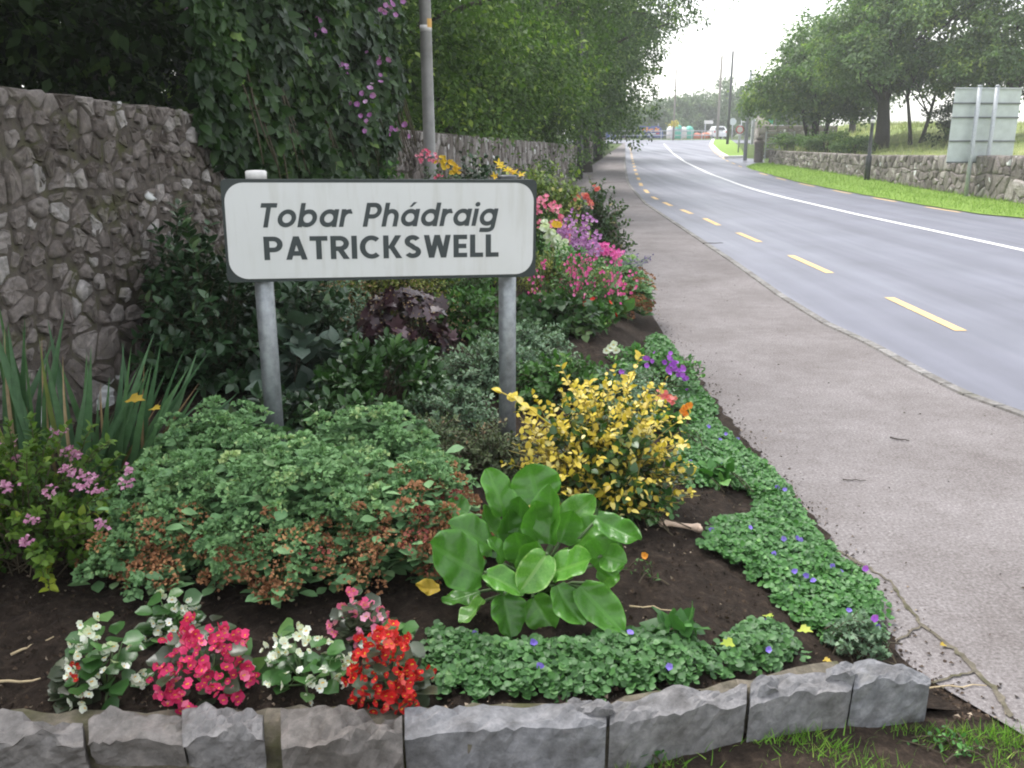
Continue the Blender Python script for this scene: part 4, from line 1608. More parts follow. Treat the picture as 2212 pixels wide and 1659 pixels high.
# ------------------------------------------------------------------ trees
def tree(name, label, base, lobes, nclu, per, leaf, mat, bark, trunk_h, trunk_r, cat='tree', group=None, spray=0.75, droop=0.25, tmpl=QUAD, inner=0.5, limbs=9, stems=1, seed=None, tvar=0.2, flat=0.35):
    """lobes: (x, y, z, rx, ry, rz) about the base; leaves grow in flattened sprays spread through the lobes"""
    r = thing(name, label, cat, base, 0, group)
    rg = np.random.default_rng(seed if seed is not None else RNG.integers(1e6))
    lob = np.array(lobes, float)
    wts = (lob[:, 3] * lob[:, 4] * lob[:, 5]) ** (2 / 3)
    idx = rg.choice(len(lob), nclu, p=wts / wts.sum())
    d = nrm(rg.normal(size=(nclu, 3)))
    rad = inner + (1.05 - inner) * np.sqrt(rg.random(nclu))
    C = lob[idx, :3] + d * lob[idx, 3:] * rad[:, None]
    nb = max(6, nclu // 8)                        # boughs: the sprays gather round them and leave gaps between
    bo = rg.integers(0, nb, nclu)
    near = rg.random(nclu) < .75
    Cb, db = C[bo], d[bo]
    C = np.where(near[:, None], Cb + rg.normal(size=(nclu, 3)) * lob[idx, 3:] * np.array((.2, .2, .09)) - np.abs(db) * 0, C)
    d = np.where(near[:, None], nrm(db + .3 * d), d)
    bt = rg.normal(0, .14, nb)[bo] * near
    keep = C[:, 2] > 0.25
    C, d, rad, bt = C[keep], d[keep], rad[keep], bt[keep]
    n = len(C)
    axis = nrm(d * np.array((1, 1, 0.35)) * 0.9 + rg.normal(size=(n, 3)) * 0.45 + np.array((0, 0, -droop)))
    lat = nrm(np.cross(axis, (0, 0, 1.0) + rg.normal(size=(n, 3)) * 0.25))
    up = np.cross(lat, axis)
    s = rg.random((n, per))
    side = rg.normal(size=(n, per)) * 0.3 * (1.15 - s)
    thick = rg.normal(size=(n, per)) * 0.12 * flat / 0.35
    L = spray * rg.uniform(0.65, 1.35, n)
    P = C[:, None, :] + L[:, None, None] * (axis[:, None, :] * (s - 0.5)[..., None] + lat[:, None, :] * side[..., None] + up[:, None, :] * thick[..., None])
    P[..., 2] -= (droop * 0.4) * (s ** 2) * L[:, None]
    D = axis[:, None, :] * 0.5 + lat[:, None, :] * np.sign(side)[..., None] * 0.6 + rg.normal(size=(n, per, 3)) * 0.45
    D[..., 2] -= 0.25
    U = up[:, None, :] + rg.normal(size=(n, per, 3)) * flat
    ct = rg.normal(0.5, tvar * .8, n) + bt
    T = np.clip(ct[:, None] + rg.normal(size=(n, per)) * 0.17, 0, 1)
    ok = P.reshape(-1, 3)[:, 2] > 0.05
    m = MB()
    m.scatter(tmpl, P.reshape(-1, 3)[ok], D.reshape(-1, 3)[ok], U.reshape(-1, 3)[ok], leaf * rg.uniform(0.65, 1.3, n * per)[ok], 1.0, T.ravel()[ok])
    t = MB()
    for k in range(stems):
        a = 2 * math.pi * k / max(1, stems)
        ox = (0.0 if stems == 1 else trunk_r * 2.5)
        x0, y0 = ox * math.cos(a), ox * math.sin(a)
        lean = rg.normal(size=2) * 0.05 + (np.array((math.cos(a), math.sin(a))) * 0.22 if stems > 1 else 0)
        zz = np.linspace(-0.15, trunk_h, 8)
        pts = [(x0 + lean[0] * z + 0.04 * math.sin(z * 1.7 + k), y0 + lean[1] * z + 0.04 * math.sin(z * 1.3 + 2 * k), z) for z in zz]
        t.tube(pts, np.linspace(trunk_r * (1.2 if stems == 1 else 1), trunk_r * 0.62, 8) + np.array([trunk_r * 0.35] + [0] * 7), 10)
        top = np.array(pts[-1])
        ch = rg.choice(n, max(2, limbs // stems))
        for j in ch:
            e = C[j]
            f = rg.uniform(0.55, 1.0)
            b0 = np.array(pts[0]) + (top - np.array(pts[0])) * f
            q = [b0 + (e - b0) * u + np.array((0, 0, 0.5 * math.sin(math.pi * u) * min(1, np.linalg.norm(e - b0) * 0.15))) + rg.normal(size=3) * 0.05 * u for u in (0, .25, .5, .75, 1)]
            t.tube(q, np.linspace(trunk_r * 0.42, trunk_r * 0.08, 5), 6)
    t.build('trunk', bark, r)
    m.build('crown', mat, r)
    return r


HORN = leafmat('hornbeam leaf', (.025, .055, .012), (.11, .195, .04), (.28, .37, .08), .5, .34, .2)
HORN2 = leafmat('hornbeam leaf far', (.03, .06, .022), (.1, .165, .06), (.22, .3, .1), .55, .36, .2)
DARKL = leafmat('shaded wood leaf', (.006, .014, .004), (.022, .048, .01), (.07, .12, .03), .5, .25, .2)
RTREE = leafmat('right tree leaf', (.065, .115, .05), (.155, .24, .09), (.29, .37, .1), .55, .4, .2)
FARL = leafmat('far tree leaf', (.05, .09, .035), (.11, .17, .07), (.19, .24, .1), .6, .2, .3)

# dark wood tree hanging over the near wall
tree('broadleaf_tree', 'dark shaded broadleaf tree hanging over the wall at the top left corner', (-5.2, 6.6, 0),
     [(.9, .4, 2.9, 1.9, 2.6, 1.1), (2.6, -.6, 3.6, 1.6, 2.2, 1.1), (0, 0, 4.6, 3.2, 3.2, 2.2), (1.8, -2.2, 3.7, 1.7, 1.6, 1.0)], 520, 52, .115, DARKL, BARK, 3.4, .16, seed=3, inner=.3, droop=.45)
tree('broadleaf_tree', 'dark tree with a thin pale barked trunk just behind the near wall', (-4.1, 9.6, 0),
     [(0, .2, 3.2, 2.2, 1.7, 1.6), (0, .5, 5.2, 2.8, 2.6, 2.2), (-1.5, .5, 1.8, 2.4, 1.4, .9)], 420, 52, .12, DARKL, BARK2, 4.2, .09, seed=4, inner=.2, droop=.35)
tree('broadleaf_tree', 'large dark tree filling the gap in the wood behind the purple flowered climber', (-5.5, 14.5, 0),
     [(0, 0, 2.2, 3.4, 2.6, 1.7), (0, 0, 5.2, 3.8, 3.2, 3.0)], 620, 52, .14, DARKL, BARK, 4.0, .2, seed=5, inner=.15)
# the row beyond the wall, one behind another
ROW = [((wallx(14) - 1.9, 14.0), [(0, 0, 2.6, 1.9, 2.0, 1.3), (.3, 0, 4.6, 2.5, 2.5, 2.2), (-.6, .4, 1.5, 1.6, 1.4, .8)], 520, 56, .1, HORN, 'green hornbeam with layered sprays behind the grey lamp post', 11),
       ((wallx(19.5) - 1.7, 19.5), [(.3, 0, 2.9, 2.3, 2.2, 1.5), (.3, 0, 5.4, 3.0, 3.0, 2.6), (.0, -.2, 2.3, 1.8, 1.8, .8)], 680, 56, .11, HORN, 'bright green layered hornbeam overhanging the middle of the sunlit wall', 12),
       ((wallx(26.5) - 1.3, 26.5), [(.2, 0, 3.0, 2.7, 2.5, 1.7), (.2, 0, 6.2, 3.6, 3.4, 3.0), (.4, -.3, 2.5, 1.9, 2.0, .8)], 760, 56, .12, HORN, 'tall hornbeam drooping low over the wall just before the dark lamp post', 13),
       ((3.0, 37.5), [(-.2, 0, 4.3, 2.9, 3.2, 2.1), (.2, 0, 8.4, 4.3, 4.0, 3.9), (-.6, -.2, 2.4, 2.0, 2.6, 1.1)], 820, 56, .15, HORN2, 'large dense tree arching over the footpath beyond the dark lamp post', 14),
       ((4.8, 52.0), [(-.4, 0, 4.8, 3.3, 3.6, 2.6), (-.2, 0, 9.0, 4.6, 4.2, 4.0), (-.6, 0, 2.8, 2.4, 2.4, 1.2)], 700, 50, .19, HORN2, 'tall pale edged tree overhanging the far bend of the footpath', 15),
       ((6.2, 70.0), [(-.9, 0, 5.0, 2.9, 3.6, 2.4), (-.8, 0, 8.0, 4.0, 4.0, 3.6)], 520, 46, .24, HORN2, 'farthest tree of the row beside the footpath, in front of the blue hoarding', 16)]
for (bx, by), lob, nc, per, lf, mt, lab, sd0 in ROW:
    tree('hornbeam_tree', lab, (bx, by, rise(by)), lob, nc, per, lf, mt, BARK, lob[1][2] * .8, .2, group='trees along the left wall', seed=sd0, spray=.85 + lf * 2, droop=.3, inner=.4, tvar=.24)
# thick undergrowth at the foot of the wood
for bx, by, rx_, hh, lab, sd0 in ((-3.9, 7.2, 1.7, 1.9, 'dark low thicket of shrubs just behind the near stone wall', 21), (-3.4, 12.2, 1.8, 1.8, 'leafy thicket behind the wall to the left of the lamp post', 22), (-1.9, 17.0, 1.5, 1.5, 'green thicket behind the wall just right of the lamp post', 23), (-.6, 23.5, 1.5, 1.35, 'dark thicket under the hornbeams by the middle of the wall', 24), (0.6, 31.5, 1.6, 1.25, 'dark thicket under the trees at the far end of the wall', 25)):
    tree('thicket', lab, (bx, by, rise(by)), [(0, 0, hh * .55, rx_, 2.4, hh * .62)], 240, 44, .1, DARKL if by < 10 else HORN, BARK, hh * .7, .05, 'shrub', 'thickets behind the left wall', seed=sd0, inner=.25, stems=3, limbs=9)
for bx, by, lab, sd0 in ((-9.5, 12.0, 'dense shaded tree at the very back of the wood, left', 31), (-7.0, 20.0, 'dense shaded tree at the back of the wood behind the lamp post', 32), (-5.0, 29.0, 'dense shaded tree at the back of the wood behind the hornbeams', 33), (-3.5, 41.0, 'dense shaded tree behind the large arching tree', 34), (-1.5, 56.0, 'dense shaded tree behind the far end of the row', 35), (-7.4, 8.6, 'dense shaded tree right behind the dark trees at the top left', 37), (-9.0, 4.0, 'dense shaded tree at the back of the wood beside the left edge', 36)):
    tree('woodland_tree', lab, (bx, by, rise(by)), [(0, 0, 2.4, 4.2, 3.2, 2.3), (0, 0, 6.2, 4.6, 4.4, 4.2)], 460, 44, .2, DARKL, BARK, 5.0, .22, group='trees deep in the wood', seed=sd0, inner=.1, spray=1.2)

# trees on the right beyond the low wall
def rbase(px, d):
    x = X_at(px, d, 1.5)
    return np.array((x, d, fieldz(x, d)))


k = 42 / FD
tree('ash_tree', 'broad leafy tree with one thick dark trunk behind the road sign and low wall', rbase(1906, 42),
     [(1.4, 0, 4.9, 3.5, 3.2, 2.0), (-1.2, -.2, 3.7, 2.2, 2.4, 1.2), (1.9, 0, 6.7, 2.6, 2.6, 1.6), (-.4, 0, 5.4, 2.4, 2.4, 1.5), (3.4, -.5, 3.7, 2.6, 2.4, 1.0)], 900, 50, .17, RTREE, BARK, 3.0, .3, group='trees beyond the low wall', seed=41, spray=1.1, droop=.2, inner=.45, tvar=.26)
tree('ash_tree', 'bushy many stemmed tree behind the low wall left of the thick trunked one', rbase(1762, 47),
     [(-.3, 0, 3.2, 2.5, 2.6, 1.5), (.6, 0, 4.7, 2.1, 2.2, 1.4), (-1.8, 0, 2.4, 1.6, 1.8, 1.0), (1.6, -.3, 2.7, 1.8, 2.0, 1.1), (.2, -.2, 1.7, 1.5, 1.6, .6)], 680, 48, .18, RTREE, BARK, 1.9, .13, group='trees beyond the low wall', seed=42, spray=1.1, droop=.2, inner=.4, stems=4, limbs=12, tvar=.26)
tree('ash_tree', 'dense tree at the right edge of the picture behind the road sign', rbase(2170, 40),
     [(-.4, 0, 4.3, 2.9, 2.8, 2.0), (0, 0, 6.2, 2.6, 2.6, 2.0), (-1.4, 0, 2.9, 2.0, 2.0, 1.0), (2.8, 0, 4.2, 3.0, 3.0, 2.8)], 800, 48, .17, RTREE, BARK, 2.4, .2, group='trees beyond the low wall', seed=43, spray=1.1, inner=.4, tvar=.26)
tree('ash_tree', 'paler tree behind the gap between the two big trees on the right', rbase(1840, 62),
     [(0, 0, 3.8, 3.6, 3.0, 2.4), (.8, 0, 6.0, 2.6, 2.6, 2.0)], 380, 46, .24, RTREE, BARK, 3, .2, group='trees beyond the low wall', seed=44, spray=1.3, inner=.35)
tree('sapling_tree', 'thin double stemmed young tree between the thick trunk and the road sign', rbase(1978, 41), [(0, 0, 2.9, 1.4, 1.4, .9)], 90, 40, .16, RTREE, BARK, 2.3, .09, seed=45, stems=2, limbs=6)
for px, d, rx_, hh, mt, lab, sd0 in ((2048, 39, 1.3, 1.75, DARKL, 'dark rounded bush behind the wall just left of the road sign', 51), (1790, 43, 1.0, 1.1, RTREE, 'light green bush behind the middle of the low wall', 52), (1850, 41, .8, .8, RTREE, 'small leafy bush behind the wall just left of the dark lamp column', 53), (1700, 50, 1.1, .9, RTREE, 'low spreading bush behind the left end of the low wall', 54)):
    b = rbase(px, d)
    tree('bush', lab, b, [(0, 0, hh * .5, rx_, rx_, hh * .55)], 110, 40, .12, mt, TWIG, hh * .6, .03, 'bush', 'bushes beyond the low wall', seed=sd0, stems=4, inner=.3, spray=.5, limbs=8)
b = np.array((X_at(1352, 114.5, 2), 114.5, rise(114.5)))
tree('leafy_shrub', 'tall leafy shrub hiding the left half of the blue hoarding', b, [(0, 0, 1.5, 2.1, .5, 1.3), (-2.2, 0, 1.2, 1.8, .5, 1.1)], 260, 34, .22, HORN2, TWIG, 1.2, .06, 'shrub', seed=68, stems=3, inner=.2, spray=.7, limbs=6)
# far line of trees beyond the junction
for px, d, tp, rpx, lab, sd0 in ((1408, 128, 225, 60, 'pale hazy hedge tree behind the blue hoarding', 61), (1452, 135, 214, 42, 'pale hazy tree behind the pale utility pole', 62), (1500, 140, 200, 52, 'pale hazy rounded tree behind the white finger sign', 63), (1556, 146, 176, 56, 'tallest pale hazy tree behind the parked white car', 64), (1612, 138, 182, 56, 'pale hazy tree behind the far high stone wall', 65), (1668, 120, 160, 66, 'hazy tree behind the green barrier post', 66), (1340, 130, 250, 60, 'pale hazy tree behind the rail fence, mostly hidden by the row', 67)):
    p = PD(px, 300, d)
    z0 = rise(d)
    k = d / FD
    ht = PD(px, tp, d)[2] - z0
    R_ = rpx * k
    tree('distant_tree', lab, (p[0], d, z0), [(0, 0, ht * .55, R_, R_ * .8, ht * .48), (R_ * .4, 0, ht * .35, R_ * .8, R_ * .7, ht * .33), (-R_ * .45, 0, ht * .33, R_ * .8, R_ * .7, ht * .33)], 360, 34, .42, FARL, BARK, ht * .5, .22, group='hazy trees beyond the junction', seed=sd0, spray=1.7, inner=.3)


# ------------------------------------------------------------------ garden plants
def bedpt(px, py):
    z = 0.15
    for _ in range(6):
        p = PZ(px, py, z)
        z = hb(p[0], p[1])
    return np.array((p[0], p[1], z))


def pframe(nr):
    nr = nrm(nr)
    ref = np.where(np.abs(nr[:, 2:3]) < 0.9, np.array((0, 0, 1.0)), np.array((1.0, 0, 0)))
    e1 = nrm(np.cross(nr, ref))
    return nr, e1, np.cross(nr, e1)


def blossoms(mb, pos, nor, size, npet=5, tilt=0.35, mi=0, tmpl=PETAL, heart=None, wid=1.0, odd=1.0):
    pos = np.asarray(pos, float).reshape(-1, 3)
    n = len(pos)
    nr, e1, e2 = pframe(np.broadcast_to(nor, (n, 3)))
    ph = RNG.random(n) * 6.28
    size = np.broadcast_to(size, (n,))
    tt = np.clip(RNG.normal(.5, .25, n), 0, 1)
    for k in range(npet):
        a = ph + 2 * math.pi * k / npet
        d = np.cos(a)[:, None] * e1 + np.sin(a)[:, None] * e2
        mb.scatter(tmpl, pos, d + nr * tilt, nr - d * tilt, size * RNG.uniform(.8, 1.12, n) * (odd if k % 2 else 1.0), wid, np.clip(tt + RNG.normal(size=n) * .12, 0, 1), mi)
    if heart is not None:
        mb.scatter(BUD, pos + nr * size[:, None] * .06, e1 + nr * .8, nr, size * .27, 1.0, None, heart)
        mb.scatter(BUD, pos + nr * size[:, None] * .06, -e1 + nr * .8, nr, size * .27, 1.0, None, heart)


def dome_dirs(n, low=0.0):
    v = nrm(RNG.normal(size=(n, 3)))
    v[:, 2] = np.abs(v[:, 2])
    v[:, 2] = low + (1 - low) * v[:, 2]
    return nrm(v)


def shoots(n, rx_, ry_, h, r0=0.05, low=0.05, arch=0.3, lo=.78):
    """n shoots: base, control and tip points of curved stems filling a dome"""
    d = dome_dirs(n, low)
    tip = d * np.array((rx_, ry_, h)) * RNG.uniform(lo, 1.06, n)[:, None]
    b = np.stack([RNG.normal(size=n) * r0, RNG.normal(size=n) * r0, np.zeros(n)], 1)
    c = (b + tip) / 2 + np.stack([np.zeros(n), np.zeros(n), arch * tip[:, 2] + .02], 1)
    return b, c, tip


def bez(b, c, t, s):
    s = s[..., None]
    return (1 - s) ** 2 * b + 2 * s * (1 - s) * c + s * s * t, 2 * (1 - s) * (c - b) + 2 * s * (t - c)


def stems_mesh(b, c, t, r, mat, parent, name='stems', keep=1.0):
    m = MB()
    for i in range(len(b)):
        if RNG.random() > keep:
            continue
        P, _ = bez(b[i][None], c[i][None], t[i][None], np.linspace(0, 1, 5))
        m.tube(P, np.linspace(r, r * .45, 5), 4, .5, 0, False)
    return m.build(name, mat, parent)


def shrub(name, label, base, rx_, ry_, h, n, per, leaf, mat, tmpl=OVATE, cat='shrub', group=None, stem=TWIG, s0=.35, spread=.8, up=.25, r0=.06, low=.05, wid=1.0, stem_r=.003, lo=.78, arch=.3, skeep=1.0, nrm_up=1.0):
    r = thing(name, label, cat, base, 0, group)
    b, c, t = shoots(n, rx_, ry_, h, r0, low, arch, lo)
    s = s0 + (1 - s0) * (np.arange(per) + RNG.random((n, per)) * .7) / per
    P, T = bez(b[:, None, :], c[:, None, :], t[:, None, :], s)
    T = nrm(T)
    az = (np.arange(per) * 2.4)[None, :] + RNG.random((n, 1)) * 6.28 + RNG.normal(size=(n, per)) * .3
    ref = np.array((0.13, 0.21, 1.0))
    e1 = nrm(np.cross(T, ref))
    e2 = np.cross(T, e1)
    rad = np.cos(az)[..., None] * e1 + np.sin(az)[..., None] * e2
    D = T * (1 - spread * .6) + rad * spread + np.array((0, 0, up))
    U = np.array((0, 0, nrm_up)) + T * .4 + RNG.normal(size=(n, per, 3)) * .3
    pt = np.clip(RNG.normal(.45, .18, (n, 1)) + RNG.normal(size=(n, per)) * .16 + (s - .6) * .25, 0, 1)
    m = MB()
    ok = (P[..., 2] > .0).ravel()
    m.scatter(tmpl, P.reshape(-1, 3)[ok], D.reshape(-1, 3)[ok], U.reshape(-1, 3)[ok], (leaf * RNG.uniform(.65, 1.2, (n, per)) * (1.12 - .25 * s)).ravel()[ok], wid, pt.ravel()[ok])
    m.build('foliage', mat, r)
    stems_mesh(b, c, t, stem_r, stem, r, 'stems', skeep)
    return r, t


def petalmat(name, c1, c2, c3=None, rough=.5):
    return leafmat(name, c1, c2, c3, rough, .3, .25)


F_WHITE = petalmat('white petal', (.62, .64, .52), (.85, .85, .8))
F_MAG = petalmat('magenta petal', (.45, .012, .08), (.74, .05, .18), (.85, .2, .34))
F_PINK = petalmat('rose pink petal', (.7, .09, .24), (.85, .3, .45), (.9, .45, .6))
F_RED = petalmat('scarlet petal', (.33, .006, .008), (.62, .02, .02), (.8, .13, .11))
F_MAUVE = petalmat('mauve petal', (.32, .1, .33), (.6, .3, .62), (.74, .52, .76))
F_DUSTY = petalmat('dusty pink petal', (.36, .13, .25), (.56, .27, .42), (.65, .4, .5))
F_VIO = petalmat('violet petal', (.2, .13, .6), (.36, .27, .85))
F_PURP = petalmat('purple petal', (.3, .06, .5), (.5, .16, .72))
F_HOT = petalmat('hot pink petal', (.65, .06, .34), (.85, .2, .55), (.9, .4, .66))
F_YEL = petalmat('yellow petal', (.7, .42, .03), (.85, .62, .06))
F_CORAL = petalmat('coral petal', (.62, .1, .1), (.8, .26, .25), (.88, .45, .38))
F_ORNG = petalmat('orange petal', (.8, .2, .02), (.88, .4, .06))
HEART = petalmat('flower heart', (.75, .4, .03), (.85, .55, .05))
L_GREEN = leafmat('plain green leaf', (.03, .075, .018), (.08, .19, .045), (.2, .3, .08))
L_DARK = leafmat('dark glossy leaf', (.012, .03, .012), (.035, .08, .03), (.09, .14, .06), .34, .1, .4)
L_AZA = leafmat('azalea leaf', (.016, .045, .012), (.05, .12, .03), (.1, .19, .06), .32, .12, .4)
L_GREY = leafmat('grey green leaf', (.075, .13, .075), (.19, .29, .175), (.32, .41, .28), .6, .15)
L_GOLDG = leafmat('gold green leaf', (.06, .1, .02), (.25, .27, .05), (.5, .42, .1), .5, .2)
L_SPIR = leafmat('spiraea leaf', (.035, .085, .014), (.115, .2, .025), (.32, .38, .04), .5, .25)
L_IRIS = leafmat('iris blade', (.035, .085, .04), (.1, .19, .085), (.24, .26, .08), .45, .2)
L_BEG = leafmat('begonia leaf', (.03, .085, .02), (.07, .17, .045), (.12, .22, .07), .3, .2, .5)
L_BEGD = leafmat('bronze begonia leaf', (.03, .035, .02), (.06, .085, .045), (.09, .1, .06), .3, .15, .5)
L_CAMP = leafmat('bellflower leaf', (.035, .095, .026), (.09, .215, .06), (.18, .33, .11), .46, .22, .4)
L_CAMP2 = leafmat('bellflower leaf bright', (.032, .105, .022), (.09, .24, .055), (.18, .36, .1), .46, .22, .4)
L_SED = leafmat('sedum leaf', (.08, .17, .07), (.18, .33, .14), (.29, .43, .21), .5, .12)
SED_G = leafmat('sedum green bud', (.085, .18, .07), (.2, .35, .14), (.37, .47, .2), .6, .1)
SED_B = leafmat('sedum brown bud', (.17, .075, .035), (.36, .17, .08), (.4, .28, .11), .7, .05)
SED_R = leafmat('sedum red bud', (.16, .04, .03), (.33, .09, .07), (.36, .16, .1), .7, .05)
L_GOLD = leafmat('golden leaf tip', (.5, .36, .03), (.74, .57, .08), (.82, .72, .3), .4, .22, .4)
L_EUO = leafmat('euonymus inner leaf', (.02, .06, .012), (.06, .13, .025), (.45, .36, .04), .35, .15, .5)
L_HEU = leafmat('purple heuchera leaf', (.018, .008, .01), (.06, .026, .034), (.12, .07, .08), .32, .08, .55)
L_TAN = leafmat('tan seed head', (.16, .1, .05), (.33, .23, .13), (.4, .32, .2), .8, .1)
L_IVY = leafmat('ivy leaf', (.009, .024, .007), (.034, .078, .016), (.13, .21, .04), .45, .22, .25)
L_YG = leafmat('yellow green leaf', (.2, .28, .03), (.36, .44, .06), (.45, .42, .08), .5, .25)
L_OLD = leafmat('yellowed leaf', (.3, .2, .02), (.45, .32, .04), None, .5, .2)


def add_flowers(r, pts, nor, size, npet, mat, tilt=.35, heart=True, name='flower', tmpl=PETAL, per=1):
    pts = np.asarray(pts, float).reshape(-1, 3)
    nor = np.broadcast_to(nor, pts.shape)
    for i in range(0, len(pts), per):
        m = MB()
        blossoms(m, pts[i:i + per], nor[i:i + per], size, npet, tilt, 0, tmpl, 1 if heart else None)
        m.build(name, [mat, HEART], r)


def surf(n, rx_, ry_, h, low=.15, front=True, k=1.0):
    d = dome_dirs(n, low)
    if front:
        d[:, 1] = np.where(RNG.random(n) < .8, -np.abs(d[:, 1]), d[:, 1])
    return d * np.array((rx_, ry_, h)) * k, nrm(d * np.array((1 / rx_, 1 / ry_, 1 / h)) + np.array((0, -1.2, .4)))


def at_px(r, pts, d):
    """picture points at depth d, relative to thing r"""
    return np.array([PD(x, y, dd) for (x, y), dd in zip(pts, np.broadcast_to(d, (len(pts),)))]) - np.array(r.location)


# --- the climber with mauve flowers draped over the wall
def climber():
    base = np.array((wallx(7.6) - .15, 7.6, 0.1))
    r = thing('flowering_climber', 'dark ivy like climber with mauve flowers draped over the wall behind the sign', 'climber', base)
    n = 15000
    P, Nn = [], []
    # curtain over the face of the wall and its top
    y = RNG.uniform(5.55, 9.4, n)
    edge = np.interp(y, [5.55, 6.0, 6.5, 7.2, 8.0, 9.0, 10.0], [1.62, 1.25, .8, .62, .75, 1.05, 1.5])
    z = edge + (3.1 - edge) * RNG.random(n) ** .8
    prot = np.interp(y, [5.55, 6.2, 7.0, 8.3, 9.3, 10.0], [.06, .16, .24, .28, .2, .06]) * np.sin(np.pi * np.clip((z - edge) / (3.3 - edge) * .9 + .08, 0, 1)) ** .6
    lump = .1 * np.sin(y * 5.1 + z * 3) * np.sin(z * 6.3 - y * 2)
    x = -2.14 + WSL * (y - 4) + .03 + (prot + lump * (prot > .15)) * RNG.uniform(.45, 1.05, n)
    P = np.stack([x, y, z], 1)
    out = np.array((.85, -.5, .25))
    D = np.array((.25, -.15, -.8)) + RNG.normal(size=(n, 3)) * .5
    U = out + RNG.normal(size=(n, 3)) * .45
    m = MB()
    t = np.clip(.4 + .22 * np.sin(y * 7 + z * 5) + RNG.normal(size=n) * .2, 0, 1)
    half = RNG.random(n) < .55
    m.scatter(IVY, P[half] - base, D[half], U[half], RNG.uniform(.05, .1, half.sum()), 1.0, t[half])
    m.scatter(OVATE, P[~half] - base, D[~half], U[~half], RNG.uniform(.07, .13, (~half).sum()), 1.0, t[~half])
    m.build('foliage', L_IVY, r)
    sm = MB()
    for k in range(40):
        yy = RNG.uniform(5.8, 9.8)
        zt_ = RNG.uniform(1.0, 1.7)
        pts = [(wallx(yy) + .04 + .05 * j, yy + .1 * math.sin(j + k), 2.4 - (2.4 - zt_) * j / 5) for j in range(6)]
        sm.tube(np.array(pts) - base, np.linspace(.012, .004, 6), 5)
    sm.build('stems', TWIG, r)
    fl = [(845, 18, 9, 7.75), (680, 62, 12, 7.15), (660, 74, 6, 7.15), (405, 15, 5, 6.3), (500, 47, 3, 6.6), (826, 122, 4, 8.0), (800, 205, 3, 7.6), (855, 285, 7, 7.9), (770, 232, 5, 7.5), (640, 92, 7, 7.0), (640, 20, 5, 7.1), (735, 150, 4, 7.3), (790, 262, 5, 7.4), (815, 180, 4, 7.8)]
    for px, py, k, d in fl:
        fm = MB()
        c = PD(px, py, d)
        pp = c + RNG.normal(size=(k, 3)) * (.05, .05, .035) - base
        blossoms(fm, pp, np.array((.3, -1, .2)) + RNG.normal(size=(k, 3)) * .5, RNG.uniform(.02, .034, k), 5, .4, 0, PETAL, None)
        fm.build('flower_cluster', F_MAUVE, r)


climber()

# --- iris clumps
BLADE = [leaf_t(8, lambda t: .023 * min(1, (1 - t) * 2.2 + .02) * (.75 + .25 * min(1, t * 4)), .3, cv) for cv in (.02, .1, .22)]


def iris(label, base, n, lean, spread, L):
    r = thing('iris_clump', label, 'iris', base, 0, 'iris clumps at the foot of the near wall')
    m = MB()
    for k, bl in enumerate(BLADE):
        q = n // 3
        ang = RNG.normal(size=q) * spread + lean
        D = np.stack([np.sin(ang), RNG.normal(size=q) * .16, np.cos(ang)], 1)
        U = np.stack([RNG.normal(size=q) * .5, -np.ones(q), RNG.normal(size=q) * .2 + .1], 1)
        P = np.stack([RNG.normal(size=q) * .09 + np.sin(ang) * .05, RNG.normal(size=q) * .07, np.full(q, -.02)], 1)
        m.scatter(bl, P, D, U, L * RNG.uniform(.6, 1.1, q), 1.0, np.clip(RNG.normal(.45, .22, q), 0, 1))
    m.build('blades', L_IRIS, r)
    m = MB()
    q = 7
    ang = RNG.normal(size=q) * spread * 1.2 + lean
    m.scatter(BLADE[2], np.stack([RNG.normal(size=q) * .08, RNG.normal(size=q) * .06, np.zeros(q)], 1), np.stack([np.sin(ang), np.full(q, -.25), np.cos(ang)], 1), np.array((0, -1, .1)), L * RNG.uniform(.5, .95, q), .55)
    m.build('dead_blades', L_TAN, r)


iris('upright fan of grey green iris blades against the wall at the left edge', B(75, 3.45), 27, -.02, .16, .74)
iris('iris clump leaning to the right with long pointed blades before the dark shrub', B(215, 3.4), 42, .34, .24, .6)

